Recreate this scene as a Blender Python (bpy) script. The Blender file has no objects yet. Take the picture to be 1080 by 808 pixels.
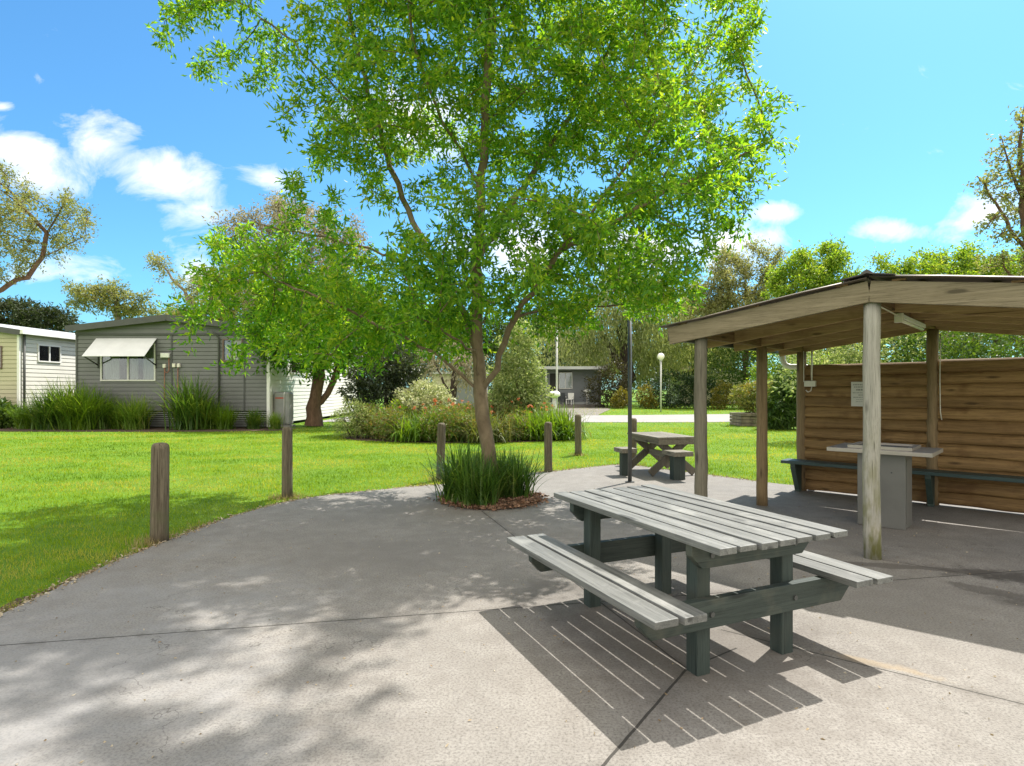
import bpy, bmesh, math, random
import numpy as np
from mathutils import Vector, Matrix, Quaternion
random.seed(7)
RNG = np.random.default_rng(11)
sc = bpy.context.scene
COL = sc.collection
F = 620.0; CX = 540.0; CY = 410.0; H = 1.5        # survey of the photograph: focal length in pixels, horizon row, eye height
def gp(px, py, z=0.0):
    Y = (H - z) * F / (py - CY); return ((px - CX) / F * Y, Y)
def at(px, py, Y): return Vector(((px - CX) / F * Y, Y, H + (CY - py) / F * Y))

# ------------------------------------------------------------------ object helpers
def link(name, me, mat=None, parent=None):
    o = bpy.data.objects.new(name, me); COL.objects.link(o)
    if mat is not None and me is not None:
        me.materials.clear()
        for m in (mat if isinstance(mat, (list, tuple)) else [mat]): me.materials.append(m)
    if parent is not None: o.parent = parent
    return o
def thing(name, label, cat, loc=(0, 0, 0), rz=0.0, group=None):
    o = bpy.data.objects.new(name, None); COL.objects.link(o); o.empty_display_size = .2
    o.location = loc; o.rotation_euler = (0, 0, rz); tag(o, label, cat, group); return o
def tag(o, label, cat, group=None):
    o['label'] = label; o['category'] = cat
    if group: o['group'] = group
    return o
def setting(o, kind='structure'):
    o['kind'] = kind; return o
def copy_tree(o, parent=None):
    c = o.copy(); COL.objects.link(c)
    if parent is not None: c.parent = parent
    for ch in list(o.children): copy_tree(ch, c)
    return c
def fast(name, V, Fc):
    V = np.asarray(V, dtype=np.float32).reshape(-1, 3); Fc = np.asarray(Fc, dtype=np.int32)
    m, k = Fc.shape
    me = bpy.data.meshes.new(name)
    me.vertices.add(len(V)); me.vertices.foreach_set('co', V.ravel())
    me.loops.add(m * k); me.loops.foreach_set('vertex_index', Fc.ravel())
    me.polygons.add(m); me.polygons.foreach_set('loop_start', np.arange(0, m * k, k, dtype=np.int32))
    me.update(calc_edges=True); return me

class MB:
    """collects shapes into one mesh"""
    def __init__(s): s.v = []; s.f = []; s.sm = []
    def add(s, vs, fs, smooth=False):
        b = len(s.v); s.v += [tuple(v) for v in vs]
        for f in fs: s.f.append(tuple(b + i for i in f)); s.sm.append(smooth)
        return s
    def box(s, x0, x1, y0, y1, z0, z1):
        return s.add([(x0,y0,z0),(x1,y0,z0),(x1,y1,z0),(x0,y1,z0),(x0,y0,z1),(x1,y0,z1),(x1,y1,z1),(x0,y1,z1)],
                     [(0,3,2,1),(4,5,6,7),(0,1,5,4),(1,2,6,5),(2,3,7,6),(3,0,4,7)])
    def beam(s, p0, p1, w, h, up=(0, 0, 1)):
        p0 = Vector(p0); p1 = Vector(p1); d = (p1 - p0).normalized(); u = Vector(up)
        sd = d.cross(u).normalized(); u = sd.cross(d)
        vs = []
        for p in (p0, p1):
            for a, b in ((-1,-1),(1,-1),(1,1),(-1,1)): vs.append(p + sd * (a * w / 2) + u * (b * h / 2))
        return s.add(vs, [(0,1,2,3),(7,6,5,4),(0,4,5,1),(1,5,6,2),(2,6,7,3),(3,7,4,0)])
    def prism(s, poly, y0, y1):                      # poly in (x, z), extruded along y
        n = len(poly)
        vs = [(x, y0, z) for x, z in poly] + [(x, y1, z) for x, z in poly]
        fs = [tuple(range(n)), tuple(range(2 * n - 1, n - 1, -1))] + [(i, i + n, (i + 1) % n + n, (i + 1) % n) for i in range(n)]
        return s.add(vs, fs)
    def tube(s, pts, rad, n=10, cap=True, smooth=True):
        pts = [Vector(p) for p in pts]
        if not isinstance(rad, (list, tuple)): rad = [rad] * len(pts)
        b = len(s.v); ref = None
        for i, p in enumerate(pts):
            d = (pts[min(i + 1, len(pts) - 1)] - pts[max(i - 1, 0)]).normalized()
            if ref is None: ref = d.orthogonal().normalized()
            ref = (ref - d * ref.dot(d)).normalized(); o = d.cross(ref)
            for k in range(n):
                a = 2 * math.pi * k / n; s.v.append(tuple(p + (ref * math.cos(a) + o * math.sin(a)) * rad[i]))
        for i in range(len(pts) - 1):
            for k in range(n):
                k2 = (k + 1) % n
                s.f.append((b + i*n + k, b + i*n + k2, b + (i+1)*n + k2, b + (i+1)*n + k)); s.sm.append(smooth)
        if cap:
            s.f.append(tuple(b + k for k in range(n - 1, -1, -1))); s.sm.append(False)
            e = b + (len(pts) - 1) * n; s.f.append(tuple(e + k for k in range(n))); s.sm.append(False)
        return s
    def dome(s, c, r, n=16, m=8, full=True, sz=1.0):
        pts = []; rad = []
        for j in range(m + 1):
            a = (-math.pi / 2 if full else 0) + (math.pi if full else math.pi / 2) * j / m
            pts.append((c[0], c[1], c[2] + math.sin(a) * r * sz)); rad.append(max(1e-4, math.cos(a) * r))
        return s.tube(pts, rad, n)
    def mesh(s, name):
        me = bpy.data.meshes.new(name); me.from_pydata(s.v, [], s.f)
        me.polygons.foreach_set('use_smooth', s.sm); me.update(); return me
    def build(s, name, mat, parent=None, bevel=0.0):
        o = link(name, s.mesh(name), mat, parent)
        if bevel:
            b = o.modifiers.new('edge', 'BEVEL'); b.width = bevel; b.segments = 2; b.limit_method = 'ANGLE'; b.angle_limit = math.radians(40)
        return o

# ------------------------------------------------------------------ materials
class NT:
    def __init__(s, name):
        s.m = bpy.data.materials.new(name); s.m.use_nodes = True; s.t = s.m.node_tree; s.t.nodes.clear()
        s.out = s.n('ShaderNodeOutputMaterial')
    def n(s, typ, **kw):
        nd = s.t.nodes.new(typ)
        for k, v in kw.items():
            if k.startswith('_'): setattr(nd, k[1:], v)
        for k, v in kw.items():
            if not k.startswith('_'): s.set(nd, k, v)
        return nd
    def set(s, nd, k, v):
        sock = nd.inputs[int(k[1:])] if k[0] == 'i' and k[1:].isdigit() else nd.inputs[k.replace('_', ' ')]
        if isinstance(v, bpy.types.NodeSocket): s.t.links.new(v, sock)
        else: sock.default_value = v
    def math(s, op, a, b=None, c=None, clamp=False):
        nd = s.t.nodes.new('ShaderNodeMath'); nd.operation = op; nd.use_clamp = clamp
        for i, v in enumerate((a, b, c)):
            if v is None: continue
            if isinstance(v, bpy.types.NodeSocket): s.t.links.new(v, nd.inputs[i])
            else: nd.inputs[i].default_value = v
        return nd.outputs[0]
    def mix(s, fac, a, b, blend='MIX'):
        nd = s.t.nodes.new('ShaderNodeMix'); nd.data_type = 'RGBA'; nd.blend_type = blend
        for i, v in ((0, fac), (6, a), (7, b)):
            if isinstance(v, bpy.types.NodeSocket): s.t.links.new(v, nd.inputs[i])
            else: nd.inputs[i].default_value = v if i == 0 else (*v[:3], 1)
        return nd.outputs[2]
    def ramp(s, fac, stops, interp='LINEAR'):
        nd = s.t.nodes.new('ShaderNodeValToRGB'); cr = nd.color_ramp; cr.interpolation = interp
        while len(cr.elements) < len(stops): cr.elements.new(.5)
        for e, (p, c) in zip(cr.elements, stops):
            e.position = p; e.color = (*c, 1) if len(c) == 3 else c
        s.t.links.new(fac, nd.inputs[0]); return nd.outputs[0]
    def coords(s, scale=(1, 1, 1), which='Object', off=None):
        tc = s.n('ShaderNodeTexCoord'); mp = s.n('ShaderNodeMapping', Vector=tc.outputs[which], Scale=scale)
        if off is not None: s.t.links.new(off, mp.inputs['Location'])
        return mp.outputs[0]
    def noise(s, vec, scale, detail=4, rough=.55, dist=0):
        nd = s.n('ShaderNodeTexNoise', Vector=vec, Scale=scale, Detail=detail, Roughness=rough, Distortion=dist); return nd.outputs[0]
    def rnd(s): return s.n('ShaderNodeNewGeometry').outputs['Random Per Island']
    def bump(s, h, strength=.3, dist=.01):
        return s.n('ShaderNodeBump', Height=h, Strength=strength, Distance=dist).outputs[0]
    def bsdf(s, color, rough=.6, normal=None, metal=0, spec=.5):
        b = s.n('ShaderNodeBsdfPrincipled', Base_Color=color if isinstance(color, bpy.types.NodeSocket) else (*color, 1), Roughness=rough, Metallic=metal)
        b.inputs['Specular IOR Level'].default_value = spec
        if normal is not None: s.t.links.new(normal, b.inputs['Normal'])
        return b
    def done(s, shader):
        s.t.links.new(shader.outputs[0] if hasattr(shader, 'outputs') else shader, s.out.inputs[0]); return s.m

def plain(name, c, rough=.6, var=.15, scale=6, metal=0, bump=0, spec=.5):
    t = NT(name); v = t.coords(); n = t.noise(v, scale, 6)
    lo = [x * (1 - var) for x in c]; hi = [min(1, x * (1 + var)) for x in c]
    return t.done(t.bsdf(t.ramp(n, [(.3, lo), (.7, hi)]), rough, t.bump(t.noise(v, scale * 12, 3), bump, .004) if bump else None, metal, spec))

def wood(name, dark, light, axis='x', rough=.7, grain=1.0, blotch=None, bumpy=.4, spec=.3, moss=None):
    t = NT(name); sc_ = {'x': (1.2, 26, 26), 'y': (26, 1.2, 26), 'z': (26, 26, 1.2)}[axis]
    r = t.rnd(); off = t.n('ShaderNodeCombineXYZ', X=t.math('MULTIPLY', r, 37.0), Y=t.math('MULTIPLY', r, 17.0), Z=t.math('MULTIPLY', r, 29.0)).outputs[0]
    v = t.coords(sc_, 'Object', off); n = t.noise(v, grain, 8, .65, .6); v2 = t.coords((1, 1, 1), 'Object', off); n2 = t.noise(v2, 3.2, 5)
    c = t.ramp(n, [(.28, dark), (.5, [(a + b) / 2 for a, b in zip(dark, light)]), (.72, light)])
    c = t.mix(t.math('MULTIPLY', r, .45), c, [x * .6 for x in dark])
    fs = {'x': (5, 150, 150), 'y': (150, 5, 150), 'z': (150, 150, 5)}[axis]; fg = t.noise(t.coords(fs, 'Object', off), 1.0, 5, .7)
    c = t.mix(t.ramp(fg, [(.34, (.7, .7, .7)), (.5, (0, 0, 0))]), c, [x * .45 for x in dark])
    ks = {'x': (1.6, 7, 7), 'y': (7, 1.6, 7), 'z': (7, 7, 1.6)}[axis]
    vo = t.n('ShaderNodeTexVoronoi', Vector=t.coords(ks, 'Object', off), Scale=1.0, Randomness=1.0)
    kd = t.math('ADD', vo.outputs[0], t.math('MULTIPLY', t.math('SUBTRACT', n2, .5), .25))
    c = t.mix(t.ramp(kd, [(.07, (.85, .85, .85)), (.15, (0, 0, 0))]), c, [x * .38 for x in dark])
    ck = {'x': (.7, 40, 40), 'y': (40, .7, 40), 'z': (40, 40, .7)}[axis]; cn = t.noise(t.coords(ck, 'Object', off), 1.0, 2, .5)
    c = t.mix(t.ramp(cn, [(.27, (.9, .9, .9)), (.31, (0, 0, 0))]), c, [x * .25 for x in dark])
    if blotch: c = t.mix(t.ramp(n2, [(.56, (0, 0, 0)), (.74, (.8, .8, .8))]), c, blotch)
    if moss:
        z = t.n('ShaderNodeSeparateXYZ', Vector=t.n('ShaderNodeTexCoord').outputs['Object']).outputs[2]
        f = t.math('MULTIPLY', t.math('SUBTRACT', moss[1], z), 1.0 / moss[1], clamp=True)
        f = t.math('MULTIPLY', f, t.ramp(t.noise(t.coords((9, 9, 3)), 1.5, 5), [(.42, (0, 0, 0)), (.6, (1, 1, 1))]))
        c = t.mix(f, c, moss[0])
    return t.done(t.bsdf(c, rough, t.bump(t.math('ADD', n, t.math('MULTIPLY', fg, .6)), bumpy, .006), 0, spec))

def leafmat(name, cols, trans=.42, rough=.5, tcol=None, cl=.7, nk=.62, rk=.55, spec=.35, worn=0):
    t = NT(name); r = t.rnd(); n = t.noise(t.coords(), cl, 3)
    f = t.math('ADD', t.math('MULTIPLY', r, rk), t.math('MULTIPLY', n, nk)); f = t.math('SUBTRACT', f, rk / 2 + nk / 2 - .485, clamp=True)
    k = len(cols) - 1
    if worn: f = t.math('ADD', f, t.math('MULTIPLY', t.math('SUBTRACT', t.noise(t.coords((1, 1.6, 1)), .42, 6, .65, .4), .46), worn), clamp=True)
    c = t.ramp(f, [(.12 + .76 * i / k, cols[i]) for i in range(k + 1)])
    b = t.bsdf(c, rough, None, 0, spec)
    tc = t.mix(1.0, c, tcol or (1.7, 1.5, .55), 'MULTIPLY')
    tr = t.n('ShaderNodeBsdfTranslucent', Color=tc)
    mx = t.n('ShaderNodeMixShader', i0=trans, i1=b.outputs[0], i2=tr.outputs[0])
    return t.done(mx)

def bark(name, dark, light, scale=7, stretch=.3, bumpy=.7):
    t = NT(name); v = t.coords((1, 1, stretch)); n = t.noise(v, scale, 8, .65, .4); n2 = t.noise(t.coords(), 2.2, 4)
    c = t.ramp(n, [(.3, dark), (.7, light)]); c = t.mix(t.math('MULTIPLY', n2, .5), c, [x * .55 for x in light])
    return t.done(t.bsdf(c, .85, t.bump(n, bumpy, .02), 0, .2))

def concrete_mat():
    t = NT('concrete_paving'); v = t.coords(); xyz = t.n('ShaderNodeSeparateXYZ', Vector=v); X, Y = xyz.outputs[0], xyz.outputs[1]
    big = t.noise(v, .9, 7, .6); mid = t.noise(v, 5.5, 6, .65, .3); fine = t.noise(v, 75, 5, .75); vf = t.noise(v, 420, 2)
    c = t.ramp(big, [(.25, (.190, .177, .158)), (.5, (.248, .232, .208)), (.75, (.30, .282, .254))])
    c = t.mix(t.ramp(mid, [(.36, (.75, .75, .75)), (.60, (0, 0, 0))]), c, (.195, .178, .158))
    c = t.mix(t.ramp(fine, [(.36, (.9, .9, .9)), (.54, (0, 0, 0))]), c, (.105, .096, .085))
    c = t.mix(t.ramp(vf, [(.6, (0, 0, 0)), (.74, (.4, .4, .4))]), c, (.44, .42, .385))
    # worn-in stains, each with its own place and outline
    def stain(c, x, y, rx, ry, ang, col, amt, ns=4.0, th=.25):
        ca, sa = math.cos(ang), math.sin(ang)
        dx = t.math('SUBTRACT', X, x); dy = t.math('SUBTRACT', Y, y)
        a = t.math('DIVIDE', t.math('ADD', t.math('MULTIPLY', dx, ca), t.math('MULTIPLY', dy, sa)), rx)
        b = t.math('DIVIDE', t.math('SUBTRACT', t.math('MULTIPLY', dy, ca), t.math('MULTIPLY', dx, sa)), ry)
        d = t.math('SQRT', t.math('ADD', t.math('MULTIPLY', a, a), t.math('MULTIPLY', b, b)))
        f = t.math('SUBTRACT', t.math('ADD', 1.0, t.math('MULTIPLY', t.math('SUBTRACT', t.noise(v, ns, 7, .7), .5), 2.6)), d)
        f = t.math('MULTIPLY', t.math('DIVIDE', f, th), 1.0, clamp=True)
        return t.mix(t.math('MULTIPLY', f, amt), c, col)
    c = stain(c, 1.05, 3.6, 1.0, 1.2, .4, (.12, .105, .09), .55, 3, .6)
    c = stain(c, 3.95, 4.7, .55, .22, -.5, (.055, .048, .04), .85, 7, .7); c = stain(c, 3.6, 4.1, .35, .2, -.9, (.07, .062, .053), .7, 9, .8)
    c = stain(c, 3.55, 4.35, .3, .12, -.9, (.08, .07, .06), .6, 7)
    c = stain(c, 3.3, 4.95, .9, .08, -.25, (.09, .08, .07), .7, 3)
    c = stain(c, -2.4, 3.0, 1.6, 2.4, .2, (.25, .255, .262), .45, 1.5, .8)
    c = stain(c, -1.0, 5.4, 1.2, .7, .2, (.15, .138, .125), .5, 2, .8)
    c = stain(c, .25, 4.3, .8, .35, .3, (.15, .135, .12), .5, 3, .6)
    c = stain(c, 2.02, 3.18, .35, .05, -.6, (.30, .23, .14), .5, 6, .6)
    # saw-cut and tooled joints
    wob = t.math('MULTIPLY', t.math('SUBTRACT', t.noise(v, 8, 3), .5), .009)
    groove = None; halo = None
    for (x0, y0, x1, y1, w) in ((-9.0, 2.26, 12.0, 6.37, .011), (-.372, 7.21, .936, 3.15, .011), (.936, 3.15, -.6, .98, .014), (1.30, 3.66, 6.5, -.32, .010), (.936, 3.15, 1.30, 3.40, .012), (3.2, 5.2, 7.4, 1.5, .008)):
        dx, dy = x1 - x0, y1 - y0; L = math.hypot(dx, dy); dx /= L; dy /= L
        ax = t.math('SUBTRACT', X, x0); ay = t.math('SUBTRACT', Y, y0)
        al = t.math('ADD', t.math('MULTIPLY', ax, dx), t.math('MULTIPLY', ay, dy))
        pe = t.math('ABSOLUTE', t.math('ADD', t.math('SUBTRACT', t.math('MULTIPLY', ay, dx), t.math('MULTIPLY', ax, dy)), wob))
        g = t.math('MULTIPLY', t.math('LESS_THAN', pe, w * .5), t.math('MULTIPLY', t.math('GREATER_THAN', al, 0), t.math('LESS_THAN', al, L)))
        hl = t.math('MULTIPLY', t.math('SUBTRACT', 1.0, t.math('DIVIDE', pe, .075), clamp=True), t.math('MULTIPLY', t.math('GREATER_THAN', al, -.02), t.math('LESS_THAN', al, L)))
        halo = hl if halo is None else t.math('MAXIMUM', halo, hl)
        groove = g if groove is None else t.math('MAXIMUM', groove, g)
    c = t.mix(t.math('MULTIPLY', t.math('MULTIPLY', halo, t.ramp(t.noise(v, 7, 6, .7), [(.42, (0, 0, 0)), (.62, (1, 1, 1))])), .6), c, (.085, .076, .064))
    cr = t.n('ShaderNodeTexVoronoi', Vector=t.n('ShaderNodeVectorMath', _operation='ADD', i0=v, i1=t.n('ShaderNodeTexNoise', Vector=v, Scale=3.0, Detail=5.0).outputs[1]).outputs[0], Scale=.42, _feature='DISTANCE_TO_EDGE')
    crk = t.math('MULTIPLY', t.math('LESS_THAN', cr.outputs[0], .0016), t.math('GREATER_THAN', t.noise(v, .8, 3), .52))
    c = t.mix(t.math('MULTIPLY', crk, .55), c, (.06, .055, .047))
    sp = t.n('ShaderNodeTexVoronoi', Vector=v, Scale=2.6); spm = t.math('LESS_THAN', t.math('ADD', sp.outputs[0], t.math('MULTIPLY', t.noise(v, 22, 3), .06)), t.math('MULTIPLY', sp.outputs[1], .085))
    c = t.mix(t.math('MULTIPLY', spm, .55), c, (.10, .09, .078))
    c = t.mix(t.math('MULTIPLY', groove, .9), c, (.035, .032, .028))
    h = t.math('SUBTRACT', t.math('ADD', t.math('MULTIPLY', fine, .5), t.math('MULTIPLY', mid, .6)), t.math('MULTIPLY', groove, 1.5))
    return t.done(t.bsdf(c, .8, t.bump(h, .3, .006), 0, .2))

def lawn_mat(name='lawn', dry=.3):
    t = NT(name); v = t.coords(); big = t.noise(v, .35, 5, .6); mid = t.noise(v, 2.3, 6, .6); fine = t.noise(v, 60, 3, .7)
    c = t.ramp(mid, [(.3, (.085, .175, .010)), (.55, (.13, .245, .014)), (.75, (.19, .29, .024))])
    c = t.mix(t.ramp(big, [(.5, (0, 0, 0)), (.72, (dry, dry, dry))]), c, (.26, .27, .075))
    c = t.mix(t.ramp(fine, [(.35, (.55, .55, .55)), (.6, (0, 0, 0))]), c, (.035, .085, .006))
    return t.done(t.bsdf(c, .8, t.bump(fine, .8, .03), 0, .15))

M = {}
M['concrete'] = concrete_mat()
M['lawn'] = lawn_mat()
M['road'] = plain('road_surface', (.25, .238, .225), .8, .12, 1.2)
M['gravel'] = plain('drive_gravel', (.16, .145, .125), .9, .25, 3, bump=.5)
M['soil'] = plain('soil', (.075, .045, .028), .95, .45, 14, bump=.8)
M['blade'] = leafmat('grass_blade', [(.075, .16, .010), (.14, .25, .014), (.225, .325, .026), (.39, .38, .12)], .55, .65, (1.75, 1.45, .35), .55, 1.1, .40, .12, 2.0)
M['dryblade'] = leafmat('dry_grass', [(.30, .24, .10), (.42, .34, .16), (.22, .22, .06)], .25, .7, (1.2, 1.1, .7), 3)
M['chip'] = leafmat('bark_chip', [(.10, .05, .03), (.22, .12, .07), (.34, .23, .15)], .0, .85, None, 9)
M['litter'] = leafmat('litter', [(.16, .10, .05), (.35, .28, .18), (.55, .5, .4)], .1, .8, None, 20)
M['table_top'] = wood('table_top_wood', (.085, .088, .082), (.25, .252, .238), 'x', .55, 1, (.28, .28, .262), .35, .5)
M['table_frame'] = wood('table_frame_wood', (.022, .034, .029), (.055, .072, .062), 'x', .65, 1, (.08, .085, .065), .3, .4)
M['table_leg'] = wood('table_leg_wood', (.024, .036, .031), (.060, .080, .069), 'z', .65, 1, (.045, .05, .038), .3, .4)
M['grey_wood'] = wood('weathered_grey_wood', (.13, .115, .085), (.30, .27, .215), 'x', .75, 1, (.22, .20, .15), .5)
M['grey_wood_y'] = wood('weathered_cross_wood', (.13, .115, .085), (.30, .27, .215), 'y', .75, 1, (.22, .20, .15), .5)
M['grey_wood_z'] = wood('weathered_upright_wood', (.085, .075, .058), (.23, .205, .165), 'z', .8, 1, (.12, .115, .075), .7)
M['bollard'] = wood('bollard_wood', (.075, .06, .04), (.29, .245, .175), 'z', .85, 1.4, (.10, .105, .055), .9, .2)
M['post_pale'] = wood('pale_post_wood', (.30, .29, .245), (.50, .48, .42), 'z', .75, .8, (.38, .35, .29), .3, .3, ((.15, .15, .045), 1.3))
M['post_brown'] = wood('brown_post_wood', (.19, .13, .065), (.39, .28, .155), 'z', .75, .8, (.24, .17, .085), .3, .3)
M['post_grey'] = wood('grey_post_wood', (.12, .11, .08), (.23, .21, .155), 'z', .75, .8, (.17, .15, .10), .4, .3)
M['barge'] = wood('barge_wood', (.17, .14, .085), (.33, .275, .185), 'x', .75, .8, (.25, .21, .14), .3, .25)
M['rafter'] = wood('rafter_wood', (.36, .225, .105), (.60, .42, .23), 'x', .75, .8, (.28, .17, .08), .3, .25)
M['rafter_y'] = wood('purlin_wood', (.13, .075, .035), (.28, .18, .09), 'y', .75, .8, (.13, .075, .035), .3, .25)
M['slab'] = wood('wall_slab_wood', (.17, .095, .036), (.44, .275, .115), 'x', .7, .8, (.13, .066, .024), .6, .3)
M['teal'] = wood('teal_painted_wood', (.028, .058, .058), (.055, .095, .092), 'x', .5, 1, (.04, .06, .055), .2, .4)
M['teal_z'] = wood('teal_bracket_wood', (.035, .06, .05), (.07, .10, .085), 'z', .6, 1, (.05, .06, .05), .2, .4)
M['roof_iron'] = plain('roof_iron', (.16, .13, .11), .5, .35, 4, .3, .2)
M['roof_cap'] = plain('ridge_cap_iron', (.075, .068, .066), .55, .35, 7, .3, .2)
M['steel'] = plain('brushed_steel', (.17, .17, .158), .5, .12, 3, .55, .1)
M['steel_top'] = plain('steel_bench_top', (.40, .37, .33), .35, .12, 5, .5, .1)
M['hotplate'] = plain('hotplate_iron', (.05, .048, .045), .45, .3, 12, .6)
M['pole'] = plain('galvanised_pole', (.085, .088, .085), .5, .2, 5, .4)
M['pale_pole'] = plain('pale_pole', (.50, .49, .46), .5, .1, 5)
M['white_paint'] = plain('white_paint', (.78, .77, .73), .5, .06, 3)
M['pvc'] = plain('white_pvc', (.72, .68, .58), .4, .06, 3)
M['grey_cladding'] = plain('grey_cladding', (.148, .150, .146), .6, .08, 1.5)
M['grey_dark'] = plain('dark_grey_trim', (.070, .072, .068), .6, .12, 3)
M['skirt'] = plain('skirt_slats', (.33, .34, .33), .7, .15, 3)
M['white_cladding'] = plain('white_cladding', (.66, .645, .58), .6, .05, 1.2)
M['cream_cladding'] = plain('cream_cladding', (.47, .435, .29), .6, .06, 1.2)
M['far_grey'] = plain('cabin_grey', (.20, .21, .22), .7, .1, 1)
M['far_roof'] = plain('cabin_roof', (.42, .43, .42), .5, .1, 1)
M['awning'] = plain('awning_canvas', (.64, .645, .64), .7, .06, 3)
M['alu'] = plain('window_aluminium', (.62, .60, .56), .4, .06, 3, .1)
M['brown_frame'] = plain('brown_window_frame', (.14, .09, .07), .5, .1, 3)
M['copper'] = plain('copper_pipe', (.30, .13, .08), .5, .15, 8, .3)
M['curtain'] = plain('curtain', (.78, .77, .74), .9, .1, 3)
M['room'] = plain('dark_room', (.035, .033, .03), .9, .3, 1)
M['tank'] = plain('tank_grey', (.27, .27, .26), .5, .12, 3)
M['red_mark'] = plain('red_mark', (.42, .08, .05), .5, .1, 9)
M['sign'] = plain('sign_board', (.62, .60, .55), .5, .06, 6)
M['ink'] = plain('sign_ink', (.22, .21, .20), .6, .2, 9)
M['orange_roof'] = plain('terracotta_roof', (.40, .24, .12), .7, .2, 2)
M['stone'] = plain('stone_course', (.20, .165, .12), .85, .35, 5, bump=.6)
M['dark_plastic'] = plain('dark_plastic', (.05, .055, .06), .5, .2, 3)
def glass():
    t = NT('window_glass'); g = t.n('ShaderNodeBsdfGlossy', Color=(.8, .85, .9, 1), Roughness=.03); tr = t.n('ShaderNodeBsdfTransparent', Color=(.75, .78, .78, 1))
    fr = t.n('ShaderNodeFresnel', IOR=1.5); f = t.math('ADD', t.math('MULTIPLY', fr.outputs[0], 1.0), .05, clamp=True)
    return t.done(t.n('ShaderNodeMixShader', i0=f, i1=tr.outputs[0], i2=g.outputs[0]))
M['glass'] = glass()
def globe_mat():
    t = NT('lamp_globe'); return t.done(t.bsdf((.85, .82, .68), .25, None, 0, .5))
M['globe'] = globe_mat()
M['bark_main'] = bark('ash_bark', (.10, .072, .042), (.28, .215, .14), 9, .5)
M['bark_brown'] = bark('stringy_bark', (.045, .026, .016), (.20, .12, .075), 11, .18)
M['bark_dark'] = bark('dark_bark', (.02, .016, .012), (.08, .06, .045), 6, .3)
M['bark_gum'] = bark('gum_bark', (.13, .10, .08), (.34, .29, .24), 4, .3)
M['stem'] = bark('stem_wood', (.05, .035, .02), (.14, .10, .06), 9, .4)

L_ = {}
L_['ash'] = leafmat('ash_leaf', [(.040, .125, .016), (.092, .225, .022), (.155, .305, .026), (.25, .36, .034), (.34, .36, .065)], .60, .42, (2.0, 1.85, .6), .45)
L_['ash_low'] = leafmat('ash_low_leaf', [(.04, .12, .010), (.085, .20, .012), (.15, .26, .018), (.22, .28, .03)], .5, .42, (1.7, 1.6, .5), .5)
L_['rear'] = leafmat('rear_leaf', [(.025, .085, .010), (.055, .155, .013), (.10, .22, .016), (.17, .26, .025)], .5, .5, None, .5)
L_['gum'] = leafmat('gum_leaf', [(.12, .155, .045), (.19, .22, .075), (.27, .285, .11), (.32, .29, .14)], .5, .5, (1.5, 1.4, .7), .6)
L_['gum_brown'] = leafmat('gum_brown_leaf', [(.17, .20, .07), (.25, .275, .11), (.33, .325, .16), (.24, .30, .09)], .55, .55, (1.4, 1.3, .8), .4)
L_['pale'] = leafmat('pale_leaf', [(.17, .16, .08), (.28, .26, .16), (.38, .34, .25), (.20, .20, .07)], .35, .6, (1.3, 1.2, .8), .6)
L_['conifer'] = leafmat('conifer_leaf', [(.02, .035, .012), (.04, .06, .018), (.07, .09, .03)], .15, .6, None, .6)
L_['lime'] = leafmat('lime_leaf', [(.095, .20, .02), (.17, .31, .03), (.26, .37, .045), (.35, .39, .08)], .5, .45, None, .4)
L_['willow'] = leafmat('willow_leaf', [(.15, .20, .065), (.23, .28, .11), (.32, .36, .17), (.38, .40, .23)], .55, .5, (1.4, 1.35, .7), .35)
L_['hedge_dark'] = leafmat('dark_hedge_leaf', [(.010, .026, .008), (.022, .05, .012), (.05, .085, .022)], .2, .45, None, 1.0)
L_['hedge_gold'] = leafmat('gold_leaf', [(.07, .085, .012), (.16, .15, .02), (.28, .23, .03)], .35, .5, None, 1)
L_['mid'] = leafmat('mid_leaf', [(.03, .07, .012), (.06, .12, .02), (.11, .17, .03)], .4, .45, None, .8)
L_['varieg'] = leafmat('variegated_leaf', [(.12, .18, .045), (.34, .38, .15), (.58, .58, .36), (.66, .65, .48)], .35, .5, (1.1, 1.1, .8), 2)
L_['olive'] = leafmat('olive_leaf', [(.10, .16, .045), (.22, .28, .09), (.38, .42, .18), (.50, .52, .28)], .45, .5, (1.3, 1.3, .8), .9)
L_['purple'] = leafmat('purple_leaf', [(.020, .032, .018), (.045, .062, .032), (.09, .115, .065)], .25, .4, None, 1.5)
L_['strap'] = leafmat('strap_leaf', [(.06, .14, .018), (.12, .23, .03), (.19, .30, .05), (.31, .31, .11)], .45, .45, None, 2)
L_['strap_light'] = leafmat('light_strap_leaf', [(.06, .14, .012), (.11, .21, .018), (.17, .26, .03)], .45, .45, None, 2)
L_['strap_dark'] = leafmat('dark_strap_leaf', [(.03, .08, .014), (.065, .14, .022), (.105, .19, .034), (.19, .21, .07)], .4, .4, None, 2)
L_['bronze'] = leafmat('bronze_strap_leaf', [(.06, .10, .02), (.12, .16, .04), (.18, .17, .07), (.12, .19, .03)], .35, .5, None, 2)
L_['flower'] = leafmat('orange_petal', [(.60, .16, .06), (.65, .25, .10), (.62, .30, .20)], .35, .5, (1.1, .9, .8), 3)

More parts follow.
